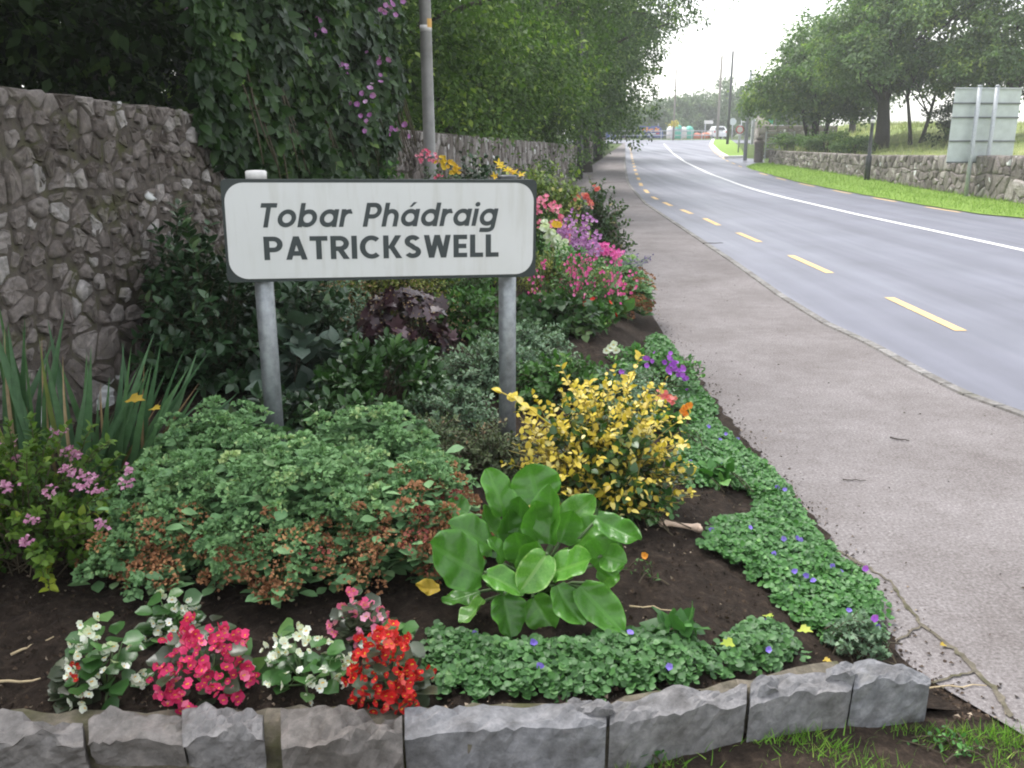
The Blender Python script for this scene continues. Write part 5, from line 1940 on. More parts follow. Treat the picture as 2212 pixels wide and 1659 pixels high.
# --- sedums
def sedum(label, base, rx_, ry_, h, n, frac_b, frac_r, seed, group='sedum mounds in front of the sign', size=1.0, lowb=True):
    r = thing('sedum', label, 'sedum', base, 0, group)
    rg = np.random.default_rng(seed)
    d = nrm(rg.normal(size=(n, 3)))
    d[:, 2] = np.abs(d[:, 2]) * .9 + .1
    d = nrm(d)
    lm = 1 + .13 * np.sin(d[:, 0] * 6 + seed) * np.sin(d[:, 1] * 7 + seed * 2) + .09 * np.sin(d[:, 2] * 13 + d[:, 0] * 9)
    C = d * np.array((rx_, ry_, h)) * (lm * rg.uniform(.76, 1.07, n))[:, None]
    Nn = nrm(d * np.array((1 / rx_, 1 / ry_, 1 / h)) * .5 + np.array((0, 0, 1.6)))
    # brown heads hang low at the front and the right
    score = -1.2 * C[:, 2] / h - .5 * C[:, 1] / ry_ + .55 * C[:, 0] / rx_ + rg.normal(size=n) * .3
    order = np.argsort(-score)
    kind = np.zeros(n, int)
    nb = int(n * frac_b)
    kind[order[:nb]] = 1
    kind[rg.choice(order[:max(nb, 1) + int(n * .1)], int(n * frac_r))] = 2
    heads, leaves = MB(), MB()
    per = 44
    nr, e1, e2 = pframe(Nn)
    a = rg.random((n, per)) * 6.28
    rr_ = np.sqrt(rg.random((n, per)))
    R_ = rg.uniform(.02, .05, n) * size
    P = C[:, None, :] + R_[:, None, None] * (rr_ * np.cos(a))[..., None] * e1[:, None, :] + R_[:, None, None] * (rr_ * np.sin(a))[..., None] * e2[:, None, :] + (.016 * (1 - rr_ ** 2) * size)[..., None] * nr[:, None, :]
    D = nr[:, None, :] * .55 + (np.cos(a) * rr_)[..., None] * e1[:, None, :] + (np.sin(a) * rr_)[..., None] * e2[:, None, :] + rg.normal(size=(n, per, 3)) * .3
    ht = rg.normal(.45, .2, n)
    T = np.clip(ht[:, None] + rg.normal(size=(n, per)) * .16, 0, 1)
    for kd in range(3):
        q = kind == kd
        if q.any():
            cnt = q.sum() * per
            heads.scatter(BUD, P[q].reshape(-1, 3), D[q].reshape(-1, 3), rg.normal(size=(cnt, 3)) * .6 + np.array((0, -.3, 1)), (.0175 if kd == 0 else .012) * size * rg.uniform(.7, 1.3, cnt), 1.0, T[q].ravel(), kd)
    heads.build('flower_heads', [SED_G, SED_B, SED_R], r)
    nl = n * 7
    i = rg.integers(0, n, nl)
    az = rg.random(nl) * 6.28
    LP = C[i] * (1 - rg.random(nl) * .28)[:, None] - np.array((0, 0, .02)) + rg.normal(size=(nl, 3)) * .02
    LP[:, 2] = np.maximum(LP[:, 2], .01)
    leaves.scatter(OBOV, LP, np.stack([np.cos(az), np.sin(az), rg.uniform(-.1, .5, nl)], 1), np.array((0, 0, 1)) + rg.normal(size=(nl, 3)) * .3, rg.uniform(.035, .07, nl) * size, 1.25, None)
    leaves.build('foliage', L_SED, r)
    st = MB()
    for j in range(0, n, 3):
        c = C[j]
        st.tube([(c[0] * .25, c[1] * .25, 0), (c[0] * .7, c[1] * .7, c[2] * .55), tuple(c)], [.005, .004, .003], 4, .5, 0, False)
    st.build('stems', GSTEM, r)
    return r


sedum('green sedum with tan lower heads beside the pink flowered spiraea', B(378, 2.85), .24, .3, .33, 180, .3, 0, 71)
sedum('large pale green sedum mound in the middle before the left sign post', B(640, 2.85), .37, .35, .41, 330, .19, .01, 72)
sedum('sedum with many rusty brown heads left of the big leaved plant', B(900, 2.88), .27, .3, .33, 220, .58, .1, 73)
sedum('green sedum behind the rusty headed one, between the two sign posts', B(800, 3.3), .3, .25, .36, 190, 0.02, .01, 74)
sedum('green sedum at the foot of the left sign post before the iris', B(480, 3.3), .29, .26, .36, 190, 0.03, .04, 75)
sedum('small distant sedum spilling onto the footpath edge beyond the pink flowers', B(1335, 7.7), .32, .4, .4, 120, .4, .02, 76, None, 1.5)

# --- spiraea
r, _ = shrub('spiraea', 'yellow green spiraea with dusty pink flower heads at the left edge', B(95, 2.85), .44, .36, .5, 150, 24, .036, L_SPIR, OVATE, s0=.3, low=.02)
pts = at_px(r, [(25, 955), (125, 935), (152, 972), (165, 982), (160, 1025), (190, 1030), (275, 1045), (280, 1015), (212, 1060), (70, 1125), (55, 1170), (105, 1062), (35, 992), (145, 1010), (15, 1050), (215, 1130), (180, 1048)], [3.0, 2.95, 2.9, 2.9, 2.75, 2.75, 2.75, 2.8, 2.7, 2.55, 2.5, 2.6, 2.85, 2.75, 2.65, 2.62, 2.7])
for q in pts:
    m = MB()
    cl = q + RNG.normal(size=(15, 3)) * (.013, .012, .007)
    blossoms(m, cl, np.array((0, -.5, 1)) + RNG.normal(size=(len(cl), 3)) * .4, .0085, 4, .3, 0, BUD)
    m.build('flower_head', F_DUSTY, r)

# --- evergreens and leafy things around the left post
shrub('evergreen_shrub', 'dark glossy evergreen shrub between the wall and the left sign post', B(465, 4.75), .42, .4, .92, 120, 22, .075, L_DARK, OVATE, s0=.15, spread=.9, low=.02)
shrub('evergreen_shrub', 'tall loose shoots of a dark shrub growing up the wall left of the sign', B(400, 4.9), .25, .2, 1.05, 16, 18, .085, L_DARK, LANCE, s0=.35, low=.6, wid=1.3)
shrub('evergreen_shrub', 'dark shrub with many pale leaf undersides just right of the left sign post', B(665, 5.0), .36, .34, .62, 90, 20, .065, L_DARK, OVATE, s0=.2)
shrub('hydrangea', 'plant with broad blue green leaves beside the left sign post', B(655, 4.5), .26, .22, .42, 26, 7, .12, leafmat('blue green broad leaf', (.03, .05, .035), (.075, .12, .085), (.13, .18, .12), .45, .12, .4), OVATE_W, cat='hydrangea', s0=.45)
shrub('azalea', 'low glossy azalea with upright oval leaves between the sign posts', B(830, 4.35), .38, .34, .37, 120, 16, .07, L_AZA, OBOV, s0=.55, spread=.75, up=.5, cat='azalea')
r, _ = shrub('heuchera', 'dark purple leaved heuchera under the middle of the sign', B(880, 5.45), .33, .3, .38, 84, 3, .1, L_HEU, IVY, cat='heuchera', s0=.8, spread=1.0, up=.1, low=.15, wid=1.15)
m = MB()
pts, nn_ = surf(500, .36, .34, .42, .02, False)
m.scatter(BUD, pts + RNG.normal(size=pts.shape) * .03, rand_dirs(500), rand_dirs(500), .012)
m.build('seed_heads', L_TAN, r)['kind'] = 'stuff'
shrub('golden_shrub', 'small leaved golden green shrub showing below the middle of the sign', B(830, 6.5), .6, .45, .6, 230, 18, .036, L_GOLDG, OVATE, s0=.2)
r, _ = shrub('seeding_perennial', 'loose tan and green perennial gone to seed below the left part of the sign', B(735, 5.7), .34, .3, .46, 90, 16, .04, L_GREY, OVATE, cat='perennial', s0=.2)
m = MB()
pts, nn_ = surf(700, .35, .3, .5, .02)
m.scatter(BUD, pts + RNG.normal(size=pts.shape) * .03, rand_dirs(700), rand_dirs(700), .016)
m.build('seed_heads', L_TAN, r)['kind'] = 'stuff'
shrub('hebe', 'grey green small leaved hebe behind the right sign post', B(1062, 4.75), .4, .34, .25, 190, 22, .03, L_GREY, LANCE, s0=.3, wid=1.5, cat='hebe', up=.4)
shrub('heath_shrub', 'thin olive brown heath around the foot of the right sign post', B(1040, 3.6), .27, .26, .22, 130, 20, .024, leafmat('olive small leaf', (.05, .07, .03), (.12, .15, .07), (.26, .17, .09), .6, .12), LANCE, s0=.2, wid=1.4)

# --- golden euonymus
eb = B(1298, 3.28)
r, tips = shrub('euonymus', 'bright yellow and green variegated euonymus bush beside the right sign post', eb, .35, .32, .46, 165, 15, .042, L_EUO, OVATE, s0=.1, spread=.8, up=.35, wid=1.25)
n = 290
b_, c_, t_ = shoots(n, .39, .33, .53, .06, .04, .25, .72)
lean = RNG.random(n) < .3
t_[lean] *= np.array((1.05, 1.0, 1.14))
s = .55 + .5 * (np.arange(11)[None, :] + RNG.random((n, 11)) * .6) / 11
P, T = bez(b_[:, None, :], c_[:, None, :], t_[:, None, :], s)
T = nrm(T)
az = (np.arange(11) * 1.57 * 2.2)[None, :] + RNG.random((n, 1)) * 6.28
e1 = nrm(np.cross(T, np.array((.2, .1, 1.0))))
e2 = np.cross(T, e1)
rad = np.cos(az)[..., None] * e1 + np.sin(az)[..., None] * e2
sel = ((RNG.random((n, 11)) < np.clip((P[..., 2] / .5) * .85 + .2, 0, 1)) & (P[..., 2] > .06)).ravel()
m = MB()
m.scatter(OVATE, P.reshape(-1, 3)[sel], (T * .35 + rad * .8 + np.array((0, 0, .3))).reshape(-1, 3)[sel], (np.array((0, -.2, 1)) + RNG.normal(size=(n, 11, 3)) * .35).reshape(-1, 3)[sel], (RNG.uniform(.016, .035, (n, 11))).ravel()[sel], 1.1)
m.build('golden_leaves', L_GOLD, r)
stems_mesh(b_, c_, t_, .0028, plain('golden stem', (.3, .24, .06), .6), r, 'golden_stems', .6)
sp = at_px(r, [(1085, 848), (1110, 860), (1130, 872), (1105, 868), (1145, 880), (1160, 895)], 3.2)
m = MB()
m.scatter(OVATE, np.repeat(sp, 2, 0), RNG.normal(size=(12, 3)) * .6 + np.array((-.4, 0, .5)), np.array((0, -.5, 1)), .045, 1.2)
m.tube([(-.05, 0, .2), tuple(sp[5]), tuple(sp[2]), tuple(sp[0])], [.004, .003, .003, .002], 5)
m.build('long_shoot', L_GOLD, r)

# --- bergenia, leaf by leaf
L_BERG = None


def berg_mat():
    m_, t, b = newmat('bergenia leaf')
    c = ramp(t, attr(t), [(0, (.035, .115, .014)), (.6, (.085, .245, .03)), (.85, (.14, .32, .055)), (1, (.28, .45, .14))])
    n1 = noise(t, coord(t), 14, 4)
    c = mix(t, .4, c, ramp(t, n1, [(.3, (.6, .6, .6)), (.7, (1.3, 1.3, 1.3))]), 'MULTIPLY')
    lk(t, c, b.inputs['Base Color'])
    b.inputs['Roughness'].default_value = .3
    b.inputs['Specular IOR Level'].default_value = .45
    n2 = noise(t, coord(t), 60, 3)
    bump(t, b, n2, .25, .006)
    tr = t.nodes.new('ShaderNodeBsdfTranslucent')
    lk(t, mix(t, 1.0, c, (1.0, 1.2, .5), 'MULTIPLY'), tr.inputs['Color'])
    ms = t.nodes.new('ShaderNodeMixShader')
    ms.inputs[0].default_value = .22
    lk(t, b.outputs[0], ms.inputs[1])
    lk(t, tr.outputs[0], ms.inputs[2])
    lk(t, ms.outputs[0], t.nodes['Material Output'].inputs['Surface'])
    return m_


L_BERG = berg_mat()
bg0 = B(1160, 2.62)
berg = thing('bergenia', 'bergenia with big round shiny green leaves in front of the yellow shrub', 'bergenia', bg0)
BL_ = [((1037, 1242), (922, 1172), 122, 2.46, 2.38, 0), ((1066, 1182), (970, 1128), 90, 2.58, 2.55, 0), ((1092, 1112), (1052, 1012), 74, 2.68, 2.72, .1), ((1162, 1085), (1142, 1003), 108, 2.74, 2.78, .05),
       ((1188, 1175), (1192, 1045), 72, 2.58, 2.62, .3), ((1166, 1168), (1150, 1078), 84, 2.6, 2.6, .1), ((1290, 1122), (1388, 1172), 56, 2.56, 2.45, .2), ((1212, 1132), (1284, 1075), 64, 2.72, 2.76, .1),
       ((1280, 1222), (1338, 1168), 96, 2.5, 2.5, 0), ((1195, 1236), (1280, 1208), 88, 2.47, 2.42, .05), ((1182, 1195), (1124, 1278), 78, 2.46, 2.4, .15), ((1046, 1236), (1132, 1282), 58, 2.45, 2.4, .2),
       ((1086, 1284), (1106, 1376), 98, 2.42, 2.36, 0), ((1048, 1298), (998, 1352), 62, 2.44, 2.4, .1), ((1252, 1268), (1346, 1366), 82, 2.44, 2.34, .2), ((1200, 1268), (1256, 1356), 76, 2.44, 2.36, .05),
       ((1150, 1290), (1196, 1360), 84, 2.47, 2.42, 0), ((1088, 1218), (1058, 1162), 56, 2.53, 2.53, .1), ((1134, 1212), (1112, 1146), 74, 2.56, 2.56, .05), ((1035, 1278), (955, 1302), 56, 2.52, 2.48, 0),
       ((1150, 1240), (1165, 1165), 70, 2.52, 2.5, .25), ((1100, 1180), (1095, 1100), 72, 2.64, 2.66, .1), ((1225, 1300), (1290, 1330), 70, 2.46, 2.42, .1), ((1110, 1260), (1050, 1265), 64, 2.47, 2.45, .1), ((1210, 1170), (1235, 1100), 70, 2.6, 2.62, .2), ((1120, 1150), (1128, 1070), 66, 2.66, 2.68, .2), ((1215, 1245), (1225, 1185), 56, 2.5, 2.5, .3), ((1075, 1160), (1035, 1095), 60, 2.66, 2.68, .1), ((1300, 1200), (1352, 1215), 62, 2.5, 2.46, .1), ((1240, 1180), (1300, 1120), 72, 2.64, 2.64, 0), ((1010, 1110), (965, 1085), 60, 2.75, 2.76, 0), ((1300, 1260), (1335, 1225), 60, 2.56, 2.55, 0)]


def big_leaf(pb, pt, wpx, d0, d1, fold, mat, par, O, old=False):
    b0, t0 = PD(*pb, d0), PD(*pt, d1)
    ax_ = t0 - b0
    L = np.linalg.norm(ax_)
    wd_ = wpx * 1.1 / FD * (d0 + d1) / 2
    e = ax_ / L
    nn = nrm(np.array((0.05, -.62, .78)) + RNG.normal(size=3) * .3)
    x_ = nrm(np.cross(e, nn))
    z_ = np.cross(x_, e)
    if z_ @ np.array((0, -.5, 1)) < 0:
        x_, z_ = -x_, -z_
    m_ = MB()
    ph = RNG.random() * 6
    cup = RNG.uniform(-.3, .6)
    lt_ = RNG.normal() * .13

    def fn(u, v):
        t = v
        w_ = max(.05, (1 - abs(2 * (.06 + .94 * t) ** .92 - 1) ** 2.3)) ** .62
        q = (u - .5) * 2
        xx = q * w_ * wd_ / 2
        zz = (abs(q) ** 1.8) * w_ * wd_ * (.2 + fold) + cup * L * ((t - .45) ** 2) - .1 * L * abs(q) ** 4 * w_
        zz += .010 * math.sin(t * 17 + abs(q) * -3.0) * abs(q) * (1 - abs(q) * .4) * (L / .2) + .007 * math.sin(ph + t * 8) * q * abs(q)
        zz += .0035 * math.exp(-(q / .07) ** 2) * -1
        return b0 + e * (t * L) + x_ * xx + z_ * zz - O

    def tn(u, v):
        q = abs(u - .5) * 2
        if q < .075:
            return .66 + lt_
        vein = (v * 7.0 - q * 1.3 + 5) % 1.0
        edge = .2 if q > .93 else 0
        return .48 + lt_ + (.07 if vein < .16 else 0) + edge + RNG.normal() * .04
    m_.grid(fn, 18, 28, tn)
    lo_ = m_.build('leaf', mat, par)
    return lo_, b0


pet = MB()
for pb, pt, wpx, d0, d1, fold in BL_:
    lo_, b0 = big_leaf(pb, pt, wpx, d0, d1, fold, L_BERG, berg, bg0)
    e = b0 - bg0
    pet.tube([(RNG.normal() * .02, RNG.normal() * .02, -.01), tuple(e * .55 + np.array((0, 0, .02))), tuple(e)], [.008, .006, .005], 6)
lo_, _ = big_leaf((948, 1272), (896, 1268), 36, 2.5, 2.48, .1, L_OLD, berg, bg0)
lo_['label'] = 'yellowed old leaf'
pet.build('petioles', GSTEM, berg)

# --- begonias
def begonia(label, px, d, rx_, h, nf, mat, lmat, fs=.017, seed=0):
    b0 = B(px, d)
    r = thing('begonia', label, 'begonia', b0, 0, 'bedding begonias along the stone edging')
    m = MB()
    n = 46
    d_ = dome_dirs(n, .05)
    P = d_ * np.array((rx_, rx_, h)) * RNG.uniform(.35, .92, n)[:, None]
    az = np.arctan2(d_[:, 1], d_[:, 0]) + RNG.normal(size=n) * .5
    m.scatter(ROUND, P, np.stack([np.cos(az), np.sin(az), RNG.uniform(-.1, .5, n)], 1), np.array((0, -.3, 1)) + RNG.normal(size=(n, 3)) * .25, RNG.uniform(.035, .06, n), .95)
    m.build('foliage', lmat, r)
    sm = MB()
    for k in range(0, n, 4):
        sm.tube([(0, 0, 0), tuple(P[k] * .6), tuple(P[k])], [.004, .003, .002], 5)
    sm.build('stems', GSTEM, r)
    dd = dome_dirs(nf, .12)
    dd[:, 1] = np.where(RNG.random(nf) < .75, -np.abs(dd[:, 1]), dd[:, 1])
    FP = dd * np.array((rx_ * 1.02, rx_ * .95, h)) * RNG.uniform(.85, 1.08, nf)[:, None]
    for k in range(nf):
        fm = MB()
        kk = 2 if RNG.random() < .6 else 3
        pp = FP[k] + RNG.normal(size=(kk, 3)) * .011
        no = np.array((dd[k][0] * .8, -.7, .5)) + RNG.normal(size=(kk, 3)) * .55
        blossoms(fm, pp, no, fs * RNG.uniform(.6, 1.25, kk), 4, .38, 0, PETAL, 1, 1.2, .68)
        fm.build('blossom', [mat, HEART], r)
    return r


begonia('white begonia at the far left of the edging row', 232, 2.13, .1, .235, 26, F_WHITE, L_BEG, .016)
begonia('small white begonia half hidden behind the magenta one', 372, 2.4, .075, .15, 13, F_WHITE, L_BEG, .015)
begonia('large magenta pink begonia covered in blossom', 450, 2.13, .125, .235, 78, F_MAG, L_BEGD, .018)
begonia('white begonia between the magenta and the red ones', 660, 2.16, .115, .19, 30, F_WHITE, L_BEG, .016)
begonia('pale rose pink begonia behind the red one', 778, 2.38, .085, .15, 20, F_PINK, L_BEGD, .017)
begonia('scarlet red begonia beside the mat of round leaves', 845, 2.1, .1, .21, 76, F_RED, L_BEGD, .016)
begonia('tiny red begonia peeping out left of the white one', 165, 2.1, .03, .11, 5, F_RED, L_BEGD, .012)
r = begonia('single small white bloom just behind the red begonia', 862, 2.2, .03, .19, 3, F_WHITE, L_BEG, .013)
b0 = bedpt(500, 1470)
r = thing('dandelion', 'weed with long toothed green leaves between the magenta and white begonias', 'weed', b0)
m = MB()
m.scatter(leaf_t(6, w_obov(.14), .3, .3, .03), np.zeros((8, 3)), [(.25, -.3, 1.1), (.6, -.2, .5), (-.3, -.5, .3), (.9, .1, .25), (-.6, .2, .5), (.3, .5, .8), (.1, -.8, .2), (.5, -.6, .6)], [(0, -1, .4)] * 8, [.15, .12, .1, .12, .09, .12, .09, .1], 1.2)
m.build('foliage', L_GREEN, r)


# --- mats of bellflower
def inpoly(P, poly):
    x, y = P[:, 0], P[:, 1]
    c = np.zeros(len(P), bool)
    j = len(poly) - 1
    for i in range(len(poly)):
        xi, yi, xj, yj = *poly[i], *poly[j]
        c ^= ((yi > y) != (yj > y)) & (x < (xj - xi) * (y - yi) / (yj - yi + 1e-12) + xi)
        j = i
    return c


def edgedist(P, poly):
    dm = np.full(len(P), 9.0)
    for i in range(len(poly)):
        a, b = np.array(poly[i]), np.array(poly[(i + 1) % len(poly)])
        ab = b - a
        t = np.clip(((P - a) @ ab) / (ab @ ab), 0, 1)
        dm = np.minimum(dm, np.linalg.norm(P - (a + t[:, None] * ab), axis=1))
    return dm


def mat_of(name, label, pxs, dens, leaf, mat, hgt, flowers=0, fmat=None, fsize=.012, tmpl=ROUND):
    poly = [tuple(bedpt(x, y)[:2]) for x, y in pxs]
    q = np.array(poly)
    lo_, hi_ = q.min(0), q.max(0)
    n = int(dens * np.prod(hi_ - lo_))
    P = lo_ + (hi_ - lo_) * RNG.random((n, 2))
    P += 0.02 * np.sin(P[:, ::-1] * 31)
    P = P[inpoly(P, poly)]
    e = edgedist(P, poly)
    kp = e > .045 * (.5 + .5 * np.sin(P[:, 0] * 47 + P[:, 1] * 21) * np.sin(P[:, 1] * 53 - P[:, 0] * 13)) + .012 * RNG.normal(size=len(P))
    P, e = P[kp], e[kp]
    lump = 1 + .35 * np.sin(P[:, 0] * 29 + 3 * np.sin(P[:, 1] * 17)) * np.sin(P[:, 1] * 26)
    top = hgt * np.minimum(1, e / .07) ** .6 * lump
    zz = np.array([hb(a, b) for a, b in P]) + top * RNG.random(len(P)) ** .4 + .006
    c0 = np.array((*q.mean(0), hb(*q.mean(0))))
    r = thing(name, label, 'ground cover', c0)
    r['kind'] = 'stuff'
    m = MB()
    k = len(P)
    az = RNG.random(k) * 6.28
    P3 = np.column_stack([P, zz]) - c0
    m.scatter(tmpl, P3, np.stack([np.cos(az), np.sin(az) - .2, RNG.uniform(-.25, .5, k)], 1), np.array((0, -.35, 1)) + RNG.normal(size=(k, 3)) * .4, leaf * RNG.uniform(.6, 1.2, k), 1.0, np.clip(RNG.normal(.42, .22, k) + .15 * (lump - 1), 0, 1))
    m.build('foliage', mat, r)
    if flowers:
        i = RNG.choice(k, flowers)
        add_flowers(r, P3[i] + np.array((0, 0, .018)), np.array((0, -.8, .7)) + RNG.normal(size=(flowers, 3)) * .3, fsize, 5, fmat, .3, False)
    return r


mat_of('bellflower_mat', 'dense mat of round green leaves along the edging in front of the big leaved plant', [(905, 1450), (915, 1395), (935, 1352), (990, 1372), (1080, 1392), (1200, 1392), (1300, 1378), (1400, 1372), (1480, 1395), (1545, 1410), (1575, 1470), (1480, 1495), (1320, 1512), (1100, 1525), (930, 1512)], 25000, .022, L_CAMP, .045, 5, F_VIO)
mat_of('bellflower_mat', 'leafy mat with violet flowers spilling over the bed edge towards the footpath', [(1470, 930), (1545, 908), (1600, 968), (1660, 1012), (1708, 1058), (1735, 1108), (1772, 1165), (1825, 1215), (1890, 1262), (1925, 1330), (1912, 1392), (1850, 1400), (1780, 1395), (1690, 1330), (1640, 1270), (1560, 1215), (1500, 1195), (1530, 1135), (1620, 1115), (1630, 1085), (1570, 1050), (1480, 1065), (1450, 990)], 23000, .02, L_CAMP2, .05, 26, F_VIO)
mat_of('bellflower_mat', 'ragged mat of small leaves along the path edge beside the purple flowers', [(1395, 735), (1440, 735), (1480, 790), (1520, 850), (1555, 900), (1500, 925), (1450, 880), (1400, 800)], 15000, .026, L_CAMP2, .06, 8, F_PURP, .014)
mat_of('bellflower_mat', 'smaller mat of green leaves by the stone edging near the footpath corner', [(1540, 1400), (1600, 1345), (1690, 1365), (1755, 1425), (1680, 1455), (1570, 1475)], 22000, .024, L_CAMP, .045, 3, F_VIO)
r, t_ = shrub('cranesbill', 'grey green cranesbill with purple flowers at the tip of the bed', B(1845, PZ(1845, 1390, .05)[1]), .11, .1, .13, 50, 14, .022, L_GREY, IVY, cat='cranesbill', s0=.3)
add_flowers(r, at_px(r, [(1888, 1335), (1868, 1228)], [2.38, 2.75]), np.array((0, -1, .4)), .014, 5, F_PURP, heart=False)

# --- nettle, small weeds and fallen leaves
r, _ = shrub('nettle', 'young nettle with toothed pointed leaves on the bare soil by the round leaf mat', bedpt(1462, 1385), .06, .05, .1, 5, 7, .07, L_CAMP2, OVATE_W, cat='weed', s0=.5, up=.1)
for px, py, mt, sz, lab in ((1725, 1392, L_YG, .045, 'pale yellow green fallen leaf on the small mat near the stone tip'), (1580, 1425, L_YG, .04, 'yellowish fallen leaf with lobes on the smaller mat by the edging'), (1655, 1332, L_YG, .04, 'curled yellow green leaf at the edge of the bare soil'),
                            (2040, 1390, L_OLD, .022, 'small orange fallen leaf lying in the crack of the footpath'), (1780, 1428, L_OLD, .025, 'small tan fallen leaf behind the broken edging stone'), (280, 865, L_OLD, .07, 'yellow leaf caught among the iris blades'), (330, 885, L_OLD, .05, 'tan curled leaf caught low in the leaning iris clump')):
    p = bedpt(px, py) if py > 1000 else PD(px, py, 3.15)
    if px in (1725, 1580):
        p[2] += .05
    if px == 2040:
        p[2] = 0.004
    m = MB()
    m.scatter(IVY, [(0, 0, .006)], [(RNG.normal(), -.6, .2)], [(0, -.35, 1)], sz)
    tag(m.build('fallen_leaf', mt, None, [float(q) for q in p]), lab, 'leaf', 'fallen leaves', 'thing')
r, _ = shrub('marigold', 'single small orange marigold on the bare soil right of the big leaved plant', bedpt(1390, 1245), .025, .02, .06, 6, 5, .02, L_GREEN, LANCE, cat='flower', s0=.3)
add_flowers(r, [(0, 0, .075)], np.array((0, -1, .6)), .014, 7, F_ORNG)

# --- plants to the right of the post, near the path edge
r, _ = shrub('leafy_perennial', 'bushy leafy perennial with hearts of broad leaves right of the right sign post', B(1185, 5.9), .4, .34, .26, 80, 12, .062, leafmat('deep green leaf', (.016, .04, .012), (.05, .11, .035), (.1, .16, .06)), OVATE_W, cat='perennial', s0=.3)


def spikes(r, n, rx_, ry_, h0, h1, mat, size, per=16, length=.14, npet=4):
    st = MB()
    for k in range(n):
        m = MB()
        a = RNG.random() * 6.28
        q = math.sqrt(RNG.random())
        x, y_ = q * rx_ * math.cos(a), q * ry_ * math.sin(a)
        zt_ = RNG.uniform(h0, h1)
        lx = RNG.normal() * .05 + x * .15
        tip = np.array((x + lx, y_, zt_))
        st.tube([(x * .6, y_ * .6, 0), (x, y_, zt_ * .6), tuple(tip)], [.005, .004, .003], 4)
        f = RNG.random(per)
        P = tip + np.stack([RNG.normal(size=per) * .014 - lx * f * .3, RNG.normal(size=per) * .014, -f * length], 1)
        blossoms(m, P, np.stack([RNG.normal(size=per), -np.ones(per) * .8, RNG.normal(size=per) * .4], 1), size, npet, .9, 0, PETAL, None)
        m.build('flower_spike', mat, r)
    st.build('flower_stems', GSTEM, r)


r, _ = shrub('penstemon', 'tall loose penstemon with many hot pink flower spikes right of the sign', B(1245, 6.5), .36, .36, .36, 90, 16, .042, L_GREEN, LANCE, cat='penstemon', s0=.2, wid=1.3)
spikes(r, 34, .36, .36, .22, .5, F_HOT, .018, 8, .2)
r, _ = shrub('penstemon', 'pink penstemon partly hidden under the right end of the sign', B(1020, 7.0), .3, .3, .36, 70, 16, .045, L_GREEN, LANCE, cat='penstemon', s0=.2, wid=1.3)
spikes(r, 10, .3, .25, .36, .5, F_HOT, .022, 12, .12)
r, _ = shrub('olive_perennial', 'yellowish feathery perennial between the right sign post and the pink spikes', B(1190, 7.4), .35, .3, .42, 90, 18, .035, L_GOLDG, LANCE, cat='perennial', s0=.2)
r, _ = shrub('scarlet_salvia', 'low plant with a few scarlet flowers below the pink spikes', B(1290, 6.2), .16, .16, .2, 30, 12, .05, L_GREEN, OVATE, cat='flower', s0=.3)
p_, n_ = surf(7, .15, .14, .22, .4)
add_flowers(r, p_, n_, .022, 5, F_RED)
r, _ = shrub('hosta', 'small clump of upright green leaves beside the footpath by the pink spikes', B(1315, 6.75), .15, .15, .26, 22, 4, .11, L_GREEN, OVATE_W, cat='hosta', s0=.6)
r, _ = shrub('green_perennial', 'fresh green low perennial with white and purple flowers behind the yellow shrub', B(1395, 5.25), .38, .36, .2, 120, 16, .036, L_CAMP2, OVATE, cat='perennial', s0=.3)
add_flowers(r, at_px(r, [(1325, 745), (1318, 752), (1330, 757), (1310, 758)], 5.0), np.array((0, -1, .5)), .026, 6, F_WHITE)
pp = at_px(r, [(1440, 772), (1450, 783), (1462, 795), (1448, 800), (1470, 805), (1395, 780), (1340, 828), (1335, 808), (1475, 812)], 4.95)
pp = np.repeat(pp, 4, 0) + RNG.normal(size=(36, 3)) * .022
add_flowers(r, pp, np.array((0, -1, .6)) + RNG.normal(size=(36, 3)) * .3, .018, 5, F_PURP, .3, False, 'purple_flower', per=4)
r, _ = shrub('grey_perennial', 'grey green perennial filling behind the golden shrub near the path', B(1330, 4.5), .4, .3, .2, 120, 16, .032, L_GREY, OVATE, cat='perennial', s0=.3)
r, _ = shrub('geranium', 'red geranium peeping out at the right side of the yellow shrub', B(1438, 4.25), .11, .11, .15, 22, 7, .045, L_GREEN, ROUND, cat='geranium', s0=.4)
pp = at_px(r, [(1432, 853), (1445, 862), (1425, 856), (1440, 866)], 4.12)
add_flowers(r, np.repeat(pp, 5, 0) + RNG.normal(size=(20, 3)) * .018, np.array((0, -1, .6)) + RNG.normal(size=(20, 3)) * .3, .015, 5, F_CORAL, heart=False, per=5)
r, _ = shrub('snapdragon', 'peach and yellow snapdragon at the bed edge below the red geranium', B(1480, 4.1), .07, .07, .13, 14, 8, .03, L_GREEN, LANCE, cat='snapdragon', s0=.3)
add_flowers(r, at_px(r, [(1478, 882), (1484, 878), (1490, 876), (1474, 888), (1480, 894)], 4.02), np.array((0, -1, .3)), .02, 5, F_ORNG, heart=False)
r, _ = shrub('leafy_weed', 'light green weed with one broad leaf beside the violet flowered mat', bedpt(1545, 1045), .09, .08, .1, 12, 5, .07, L_CAMP2, OVATE_W, cat='weed', s0=.4)
r, _ = shrub('green_perennial', 'loose leafy perennial right below the yellow shrub where the soil is bare', bedpt(1400, 1120), .12, .1, .14, 40, 9, .03, L_CAMP, OVATE, cat='perennial', s0=.3)

